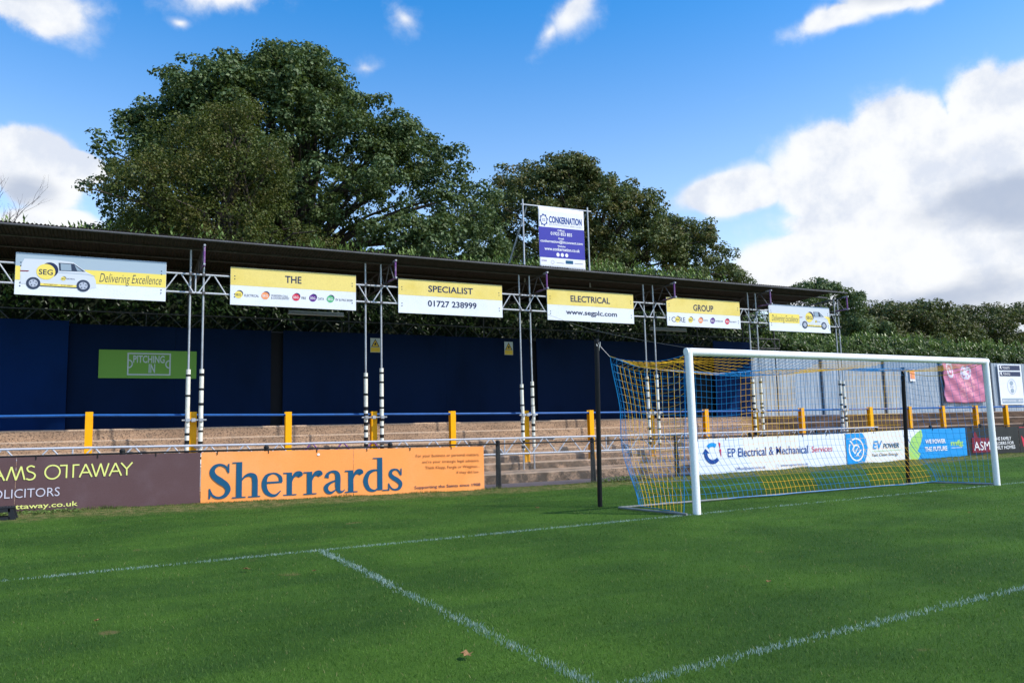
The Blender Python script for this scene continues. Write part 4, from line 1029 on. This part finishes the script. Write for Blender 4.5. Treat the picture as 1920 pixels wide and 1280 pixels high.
def net(name, Sf, un, vn, colf, r=.0026):
    g = MB()
    P_ = [[Sf(i / un, j / vn) for j in range(vn + 1)] for i in range(un + 1)]
    for i in range(un + 1):
        for j in range(vn + 1):
            if j < vn: g.tube(P_[i][j], P_[i][j + 1], r, n=4, mi=colf(i / un, (j + .5) / vn), caps=False)
            if i < un: g.tube(P_[i][j], P_[i + 1][j], r, n=4, mi=colf((i + .5) / un, j / vn), caps=False)
    for i in range(un):
        for j in (0, vn): g.tube(P_[i][j], P_[i + 1][j], r * 2.2, n=5, mi=0 if name != 'side_net' or j else 1, caps=False)
    for j in range(vn):
        for i in (0, un): g.tube(P_[i][j], P_[i][j + 1], r * 2.0, n=5, mi=0, caps=False)
    return g.build(name, [M['rope_blue'], M['rope_yellow']], goal)
def back_col(u, v):
    x = -.2 + u * 7.32
    for a, b_, c_ in ((-.3, 1.62, 0), (1.62, 3.2, 0), (3.2, 4.5, 1), (4.5, 5.7, 0), (5.7, 6.85, 1)): 
        pass
    return 1 if (2.62 < x < 4.02 or 5.35 < x < 6.95) else 0
net('back_net', lambda u, v: S_back(-.2 + u * 7.32, v), 62, 20, back_col)
net('side_net', S_left, 15, 20, lambda u, v: 1 if u < .80 else 0)
net('side_net', S_right, 14, 20, lambda u, v: 0)
def roof_col(u, v):
    x = u * 7.3; return 1 if (x < 1.5 or 3.0 < x < 4.7 or x > 6.4) else 0
net('roof_net', S_roof, 61, 13, roof_col)
# support posts
for (xb, yb, xt, yt, zt, lab) in [(-.462, 1.834, -.40, 1.84, 2.72, 'black net support post standing left of the goal'), (6.945, 1.68, 7.12, 1.72, 2.34, 'black net support post at the back right corner of the goal')]:
    o = thing('net_post', lab, 'post', (xb, yb, 0), 'black posts holding the goal net')
    MB().tube((xb, yb, -.05), (xt, yt, zt), .040, n=16).build('pole', M['black_post'], o)
    MB().tube((xt, yt, zt - .02), (xt, yt, zt + .03), .043, .036, n=16).build('cap', M['black_post'], o)
    g = MB()
    for q in range(5): g.tube((xt + .04 * math.cos(q * 1.3), yt - .045, zt - .02 - .02 * q), (xt + .055, yt - .02 + .01 * q, zt - .08 - .02 * q), .005, n=4)
    g.build('tie', M['white_print'], o)
o = MB().path([(-.36, 1.83, 2.66), (-.28, 1.79, 2.55), (-.2, 1.752, 2.45)], .003, n=4).build('tie_cord', M['white_print']); tag(o, 'short cord tying the net corner to the black post', 'cord')
pts = [Vector((3.485, 10.3, 4.60)).lerp(Vector((-.05, .02, 2.425)), k / 12) - Vector((0, 0, .10 * math.sin(math.pi * k / 12))) for k in range(13)]
o = MB().path(pts, .0035, n=4).build('overhead_cord', M['wire']); tag(o, 'thin cord running from the near top goal corner up to the stand', 'cord')

# ------------------------------------------------------------------ step stool at the left edge
st = thing('step_stool', 'small black plastic step stool on the grass at the left edge', 'stool', (-9.3, 6.5, 0))
g = MB(); x0, x1 = -9.62, -9.00; z1 = .235
g.box(x0, x1, 6.42, 6.70, z1 - .03, z1); bevel(g.build('seat', M['stool'], st), .008)
for yy in (6.40, 6.70):
    g = MB()
    for (a, b_, c_, d_) in [((x0 - .05, 0), (x0 + .06, 0), (x0 + .08, z1 - .03), (x0 + .02, z1 - .03)), ((x1 - .06, 0), (x1 + .05, 0), (x1 - .01, z1 - .03), (x1 - .08, z1 - .03)),
                            ((x0 + .05, .02), (x1 - .05, .02), (x1 - .05, .075), (x0 + .05, .075)), ((x0 + .05, .15), (x1 - .05, .15), (x1 - .05, z1 - .03), (x0 + .05, z1 - .03))]:
        vs = [(p[0], yy, p[1]) for p in (a, b_, c_, d_)] + [(p[0], yy + .025, p[1]) for p in (a, b_, c_, d_)]
        g.add(vs, [(0, 1, 2, 3), (7, 6, 5, 4), (0, 4, 5, 1), (1, 5, 6, 2), (2, 6, 7, 3), (3, 7, 4, 0)])
    g.build('leg_frame', M['stool'], st)
g = MB()
for k in range(14): g.tube((x0 + .02 + k * .044, 6.44, z1), (x0 + .02 + k * .044, 6.44, z1 + .01), .012, n=6)
g.build('tread_studs', M['stool'], st)

# dead leaves on the pitch
M['dead_leaf'] = worn('dead_leaf', (0.24, 0.13, 0.055), (0.12, 0.06, 0.03), .5, 30, .7)
spots = [(-6.36, -1.04, 'curled brown dead leaf just below the goal line left of the box corner'), (-5.83, -1.54, 'tiny dead leaf on the grass close to the box corner'), (-7.58, -2.62, 'small dead leaf on the grass at the left of the pitch'), (-2.85, -4.21, 'pale dead leaf inside the goal area near its front line'),
         (-5.7, -4.77, 'largest tan dead leaf, left of the white side line'), (-1.45, 2.15, 'reddish dead leaf behind the goal line left of the black post'), (2.65, -2.35, 'dead leaf on the grass in front of the goal mouth')]
for i, (X, Y, lab) in enumerate(spots):
    sc = .042 if i in (0, 4, 5) else .028; g = MB(); vs = [(0, 0, 0)]; nL = 10
    for k in range(nL):
        a = 2 * math.pi * k / nL; r_ = sc * (1.0 if k % 2 == 0 else .55) * random.uniform(.8, 1.2); vs.append((r_ * math.cos(a), r_ * math.sin(a), sc * .5 * random.random()))
    g.add([(X + p[0], Y + p[1], .028 + p[2]) for p in vs], [(0, 1 + k, 1 + (k + 1) % nL) for k in range(nL)])
    tag(g.build('dead_leaf', M['dead_leaf']), lab, 'leaf', 'dead leaves on the pitch')

# ------------------------------------------------------------------ foliage
def leaf_mesh(name, C, N, U, ln, wd, rnd, clump, m, parent=None, fold=.25):
    """C centres, N normals, U long axes; each leaf is a folded quad pair (kite)"""
    n = len(C); U = U - (U * N).sum(1)[:, None] * N; U /= np.maximum(np.linalg.norm(U, axis=1), 1e-6)[:, None]; Wv = np.cross(N, U)
    V = np.empty((n, 4, 3), np.float32)
    V[:, 0] = C - U * (ln / 2)[:, None]; V[:, 2] = C + U * (ln / 2)[:, None]
    V[:, 1] = C + Wv * (wd / 2)[:, None] + N * (wd * fold)[:, None]; V[:, 3] = C - Wv * (wd / 2)[:, None] + N * (wd * fold)[:, None]
    me = bpy.data.meshes.new(name); me.vertices.add(n * 4); me.vertices.foreach_set('co', V.ravel())
    b_ = (np.arange(n) * 4)[:, None]; loops = np.concatenate([b_ + np.array([[0, 1, 2]]), b_ + np.array([[0, 2, 3]])], 1).ravel()
    me.loops.add(n * 6); me.loops.foreach_set('vertex_index', loops.astype(np.int32))
    me.polygons.add(n * 2); me.polygons.foreach_set('loop_start', (np.arange(n * 2) * 3).astype(np.int32)); me.update(calc_edges=True)
    for nm, val in (('rnd', rnd), ('clump', clump)):
        at = me.attributes.new(nm, 'FLOAT', 'FACE'); at.data.foreach_set('value', np.repeat(val, 2).astype(np.float32))
    me.materials.append(m); return link(name, me, parent)
def unit(a): return a / np.maximum(np.linalg.norm(a, axis=1), 1e-6)[:, None]

def tree(name, label, outline, Yc, depth, nclump, nleaf, lsize, m, base, cr=(.5, 1.0), trunk_r=.35, gap=None, seed=1, group=None, crown_y=0.8, branch=40, lobe=1.9, nlobe=60, inset=.8):
    """crown filled with leaf clumps inside the volume swept by the outline (x, z), trunk and limbs below"""
    R = np.random.default_rng(seed); root = thing(name, label, 'tree', base, group)
    oz = np.array([p[1] for p in outline]); 
    def ext(z):
        xs_ = []
        k = len(outline)
        for i in range(k):
            (xa, za), (xb, zb) = outline[i], outline[(i + 1) % k]
            if (za - z) * (zb - z) < 0: xs_.append(xa + (xb - xa) * (z - za) / (zb - za))
        return (min(xs_), max(xs_)) if len(xs_) > 1 else None
    def vtop(x):
        zs_ = [za + (zb - za) * (x - xa) / (xb - xa) for (xa, za), (xb, zb) in zip(outline, outline[1:] + outline[:1]) if (xa - x) * (xb - x) < 0]
        return max(zs_) if zs_ else None
    zmin, zmax = oz.min(), oz.max(); xmin, xmax = min(p[0] for p in outline), max(p[0] for p in outline)
    big_ = []                      # leafy masses carried by the main limbs
    R1 = lobe
    tries = 0
    while len(big_) < nlobe and tries < 9000:
        tries += 1
        z = R.uniform(zmin, zmax); e = ext(z)
        if e is None: continue
        l, r = e; r1 = R1 * R.uniform(.65, 1.2); x_ = R.uniform(l, r)
        tz = vtop(x_)
        if tz is None: continue
        x_ = min(max(x_, l + r1 * .8), max(l + r1 * .8, r - r1 * .8)); z = min(z, tz - r1 * inset)
        h_ = max(0, 1 - ((z - zmin) / (zmax - zmin)) ** 2) ** .5; t_ = (2 * x_ - l - r) / max(r - l, .1)
        D = depth * math.sqrt(max(0, 1 - min(1, t_ * t_))) * (.08 + .92 * h_)
        yy = -D * R.uniform(.35, 1.0) if R.random() < .68 else D * R.uniform(-.2, 1)
        if any((x_ - q[0]) ** 2 + (yy + Yc - q[1]) ** 2 + ((z - q[2]) * 1.2) ** 2 < (.50 * (r1 + q[3])) ** 2 * (.7 if tries < 5000 else .3) for q in big_): continue
        z = 1.3 + (z - 1.3) * (1 + min(0, yy) / (Yc + 9) * 1.0)
        big_.append((x_, Yc + yy, z, r1))
    cen = []
    per = max(1, int(nclump / len(big_)))
    for (bx_, by_, bz_, r1) in big_:
        for _ in range(int(per * (r1 / R1) ** 2)):
            d_ = R.normal(size=3) + np.array([0, -.25, .45]); d_ /= np.linalg.norm(d_)
            k_ = R.uniform(.62, 1.08) if R.random() < .8 else R.uniform(.2, .7)
            c_ = (bx_ + d_[0] * r1 * k_, by_ + d_[1] * r1 * k_, bz_ + d_[2] * r1 * k_ * .78)
            if gap and gap(c_[0], c_[2]) and R.random() < .5: continue
            cen.append((*c_, R.uniform(*cr)))
    cen = np.array(cen); rr = cen[:, 3]
    w_ = rr ** 2; cnt = np.maximum(4, (w_ / w_.sum() * nleaf)).astype(int)
    idx = np.repeat(np.arange(len(cen)), cnt); n_ = len(idx)
    d = unit(R.normal(size=(n_, 3)) + np.array([0, -.15, .35])); rad_ = R.uniform(.45, 1.05, n_) ** .6
    # ragged lobes
    C = cen[idx, :3] + d * (rr[idx] * rad_)[:, None] * np.array([1.05, 1, .72])
    C += R.normal(size=(n_, 3)) * .05
    N = unit(d * 1.2 + R.normal(size=(n_, 3)) * .5 + np.array([0, 0, .45]))
    U = unit(R.normal(size=(n_, 3)) + d * .6 + np.array([0, 0, -.2]))
    ln = lsize * R.uniform(.6, 1.25, n_); wd = ln * R.uniform(.65, .95, n_)
    ck = R.random(len(cen))[idx]
    leaf_mesh('crown', C, N, U, ln, wd, R.random(n_), np.clip(ck + R.normal(size=n_) * .12, 0, 1), m, root)
    # trunk and limbs
    g = MB(); b0 = Vector(base); fork = Vector((base[0] + .2, Yc, max(base[2] + 1.5, zmin - .3)))
    g.path([b0, b0.lerp(fork, .5) + Vector((.15, 0, 0)), fork], trunk_r, trunk_r * .8, 10)
    pick = R.choice(len(cen), min(branch, len(cen)), replace=False)
    for k in pick:
        e = Vector(cen[k, :3]); m1 = fork.lerp(e, .35) + Vector((R.normal() * .3, R.normal() * .3, .25 * (e - fork).length * .4)); m2 = fork.lerp(e, .7) + Vector((R.normal() * .25, R.normal() * .2, .5))
        r_ = trunk_r * R.uniform(.25, .5); g.path([fork, m1, m2, e], r_, .02, 6)
    g.build('trunk', M['bark'], root)
    return root

big = [(-8.9, 9.0), (-8.9, 11.3), (-8.6, 13.0), (-8.6, 14.3), (-7.6, 15.2), (-7.9, 16.2), (-6.7, 17.4), (-5.7, 18.5), (-4.6, 19.4), (-3.1, 19.5), (-1.9, 20.4), (-.6, 20.8), (.3, 20.1), (1.6, 19.7), (2.5, 18.9), (3.7, 18.3), (4.8, 17.6), (5.4, 16.7), (6.8, 15.9), (8.9, 15.3), (9.8, 13.6), (9.7, 11.2), (9.6, 9.0)]
tree('sycamore_tree', 'largest dark green sycamore towering behind the left half of the stand', big, 28, 7.0, 3000, 165000, .165, M['sycamore'], (-.6, 28, 0), (.26, .52), .42,
     gap=lambda x, z: (-1.5 < x < 5.5 and 11.0 < z < 14.6), seed=3, branch=110, lobe=1.75, nlobe=135, inset=1.12)
haw = [(-8.6, 7.4), (-8.6, 9.8), (-8.0, 11.2), (-6.9, 12.6), (-5.2, 13.6), (-3.9, 14.6), (-3.1, 13.4), (-2.2, 12.1), (-1.7, 10.4), (-.6, 9.2), (.6, 8.3), (.6, 7.2)]
tree('hawthorn_tree', 'brownish green hawthorn with fine leaves in front of the big sycamore', haw, 21.5, 3.0, 1100, 42000, .095, M['hawthorn'], (-4.2, 21.5, 0), (.2, .42), .2, seed=5, branch=50, lobe=1.05, nlobe=52)
sec = [(9.2, 9.5), (9.6, 13.8), (11.0, 15.6), (12.2, 16.6), (13.4, 17.6), (15.2, 18.1), (17.0, 17.8), (18.3, 17.2), (20.1, 16.4), (21.7, 16.1), (22.8, 15.3), (24.5, 14.8), (26.3, 13.8), (27.5, 12.5), (28.8, 11.0), (28.9, 9.5)]
tree('maple_tree', 'rounded brownish green maple behind the right half of the stand', sec, 30.5, 6.0, 2200, 105000, .165, M['maple2'], (18, 30.5, 0), (.26, .5), .4, seed=8, branch=80, lobe=1.6, nlobe=80)
sm = [(44.6, 7.5), (45.0, 12.6), (46.2, 13.6), (48.2, 14.2), (50.0, 13.9), (51.9, 13.4), (52.8, 12.2), (53.6, 11.0), (56.0, 10.2), (57, 7.5)]
tree('small_tree', 'small bright green tree just beyond the right end of the roof', sm, 40, 4.0, 520, 26000, .22, M['sycamore'], (50, 40, 0), (.3, .7), .25, seed=11, lobe=1.4, nlobe=34)
for i, (ol, Yc, lab) in enumerate([
    ([(76, 8), (77.5, 13.5), (80.5, 16.3), (84.5, 17.5), (88, 17.7), (92, 17.4), (95.6, 16.6), (99, 15.2), (101, 13), (101, 8)], 60, 'round topped brown green tree beyond the hedge on the right'),
    ([(96, 8), (97.5, 14.4), (100.5, 16.4), (104, 17.9), (109, 18.4), (114, 18.6), (119, 18.8), (124, 17.8), (130, 16), (132, 8)], 61, 'dark spreading tree beyond the hedge at the right edge')]):
    tree('far_tree', lab, ol, Yc, 7, 1500, 60000, .33, M['far_leaf'], ((ol[0][0] + ol[-1][0]) / 2, Yc, 0), (.5, 1.1), .4, seed=20 + i, lobe=2.4, nlobe=75, group='trees beyond the hedge')
tree('far_tree', 'low dark tree filling the gap behind the small bright tree', [(53, 8), (54, 11), (57, 12.3), (61, 13.2), (65, 14.4), (70, 14.6), (75, 13.4), (80, 12), (82, 8)], 56, 6, 1100, 40000, .30, M['far_leaf'], (66, 56, 0), (.5, 1.0), .4, seed=31, lobe=2.2, nlobe=55, group='trees beyond the hedge')

# laurel hedge
hedge = thing('laurel_hedge', 'long glossy laurel hedge rising behind the stand and the grey wall', 'hedge', (10, 16.6, 0))
R = np.random.default_rng(44)
def htop(x): return lerp_tab([(-16, 7.0), (2, 7.1), (10, 7.4), (14.5, 7.3), (16.5, 6.7), (18.5, 5.5), (20.5, 5.05), (26, 5.15), (34, 5.0), (60, 5.3)], x)
n = 60000
x = R.uniform(-16, 58, n); zt = np.array([htop(a) + .28 * nnz(a * .9, 2, 0) + .12 * nnz(a * 3.1, 5, 0) for a in x])
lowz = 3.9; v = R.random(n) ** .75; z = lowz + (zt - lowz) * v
dpt = np.array([nnz(a * .8, b * .9, 1) for a, b in zip(x, z)])
front = 15.55 + .9 * np.clip((z - (zt - .7)) / .7, 0, 1) ** 2 + dpt * .35
top_ = R.random(n) < .30
y = np.where(top_, R.uniform(15.8, 18.0, n), front + np.abs(R.normal(0, .12, n))); z = np.where(top_, zt + R.normal(0, .10, n), z)
C = np.stack([x, y, z], 1); d = np.stack([R.normal(0, .5, n), -np.abs(R.normal(.7, .4, n)), R.normal(.5, .4, n)], 1)
N = unit(d); U = unit(np.stack([R.normal(0, .45, n), R.normal(-.2, .4, n), R.uniform(.1, 1.0, n)], 1))
ln = R.uniform(.13, .24, n); leaf_mesh('foliage', C, N, U, ln, ln * R.uniform(.32, .45, n), R.random(n) * (.04 + .96 * v ** np.where(x > 14.5, 1.3, 4.5)), np.clip(.3 + dpt, 0, 1) * (.15 + .85 * np.clip(v ** 2 + (x > 14.5), 0, 1)), M['laurel'], hedge, .15)  # older low leaves darker; behind the stand, roof shade put into the colour too
# upright shoots along the top
sx = R.uniform(-16, 58, 1500); Cs, Ns, Us = [], [], []
for a in sx:
    yb = R.uniform(15.7, 17.2); zb = htop(a) + .28 * nnz(a * .9, 2, 0) + R.uniform(-.25, .05); hh_ = R.uniform(.25, .62) * (1.1 if a < 16 else .75)
    for k in range(9):
        f_ = k / 8; th_ = k * 2.4 + a
        Cs.append((a + .05 * math.cos(th_), yb + .05 * math.sin(th_), zb + hh_ * f_)); Us.append((.45 * math.cos(th_), .45 * math.sin(th_), 1.0)); Ns.append((-math.cos(th_), -math.sin(th_), .55))
Cs, Ns, Us = np.array(Cs), unit(np.array(Ns, float)), np.array(Us, float); k = len(Cs)
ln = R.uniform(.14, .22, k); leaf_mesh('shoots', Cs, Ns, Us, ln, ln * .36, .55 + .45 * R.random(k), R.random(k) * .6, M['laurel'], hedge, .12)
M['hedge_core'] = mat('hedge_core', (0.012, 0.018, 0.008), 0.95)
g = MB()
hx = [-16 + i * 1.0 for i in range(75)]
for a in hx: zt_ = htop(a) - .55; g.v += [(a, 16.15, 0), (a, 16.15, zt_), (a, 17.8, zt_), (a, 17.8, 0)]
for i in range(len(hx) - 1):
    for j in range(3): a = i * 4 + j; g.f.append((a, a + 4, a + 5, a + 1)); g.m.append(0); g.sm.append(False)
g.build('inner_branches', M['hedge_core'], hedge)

# bare twiggy shrub at the left
sh_ = thing('bare_shrub', 'leafless twiggy shrub poking above the roof at the far left', 'shrub', (-11.6, 20, 0))
g = MB(); rr_ = random.Random(12)
def twig(p, d, L, r, lv):
    e = p + d * L; mid = p.lerp(e, .5) + Vector((rr_.uniform(-.05, .05), rr_.uniform(-.05, .05), rr_.uniform(-.04, .05))) * L
    g.path([p, mid, e], r, r * .55, 5)
    if lv:
        for q in range(rr_.choice([2, 3, 3])):
            f_ = rr_.uniform(.3, 1.0); nd = (d + Vector((rr_.uniform(-.6, .7), rr_.uniform(-.5, .5), rr_.uniform(-.25, .7)))).normalized(); twig(p.lerp(e, f_), nd, L * rr_.uniform(.45, .72), r * .5, lv - 1)
twig(Vector((-11.6, 20, 0)), Vector((-.02, 0, 1)), 7.2, .06, 0)
for dd, L in [((.55, 0, .83), 1.9), ((.90, .1, .42), 1.6), ((.2, 0, .97), 1.6), ((.75, -.1, .6), 1.4), ((-.3, .1, .9), 1.4), ((.9, 0, .3), 1.5)]:
    twig(Vector((-11.8, 20, 6.7 + .5 * rr_.random())), Vector(dd).normalized(), L, .02, 3)
g.build('branches', M['twig'], sh_)

# weeds by the boards
def weeds(name, x0, x1, y0, y1, n, hmax, label):
    X_ = R.uniform(x0, x1, n); Y_ = R.uniform(y0, y1, n); Z_ = gzv(X_, Y_) + R.random(n) * hmax
    N = unit(np.stack([R.normal(0, .5, n), R.normal(-.2, .5, n), np.ones(n)], 1)); U = unit(R.normal(size=(n, 3)))
    ln = R.uniform(.035, .07, n); o = leaf_mesh(name, np.stack([X_, Y_, Z_], 1), N, U, ln, ln * .6, R.random(n), R.random(n) * .4, M['laurel']); o['kind'] = 'stuff'; o['label'] = label; o['category'] = 'weeds'
weeds('weeds', -9.6, -8.1, 7.2, 7.75, 420, .045, 'low leafy weeds at the foot of the maroon board')
weeds('weeds', 3.4, 5.0, 7.5, 7.9, 500, .13, 'low leafy weeds at the foot of the wire fence beside the black post')
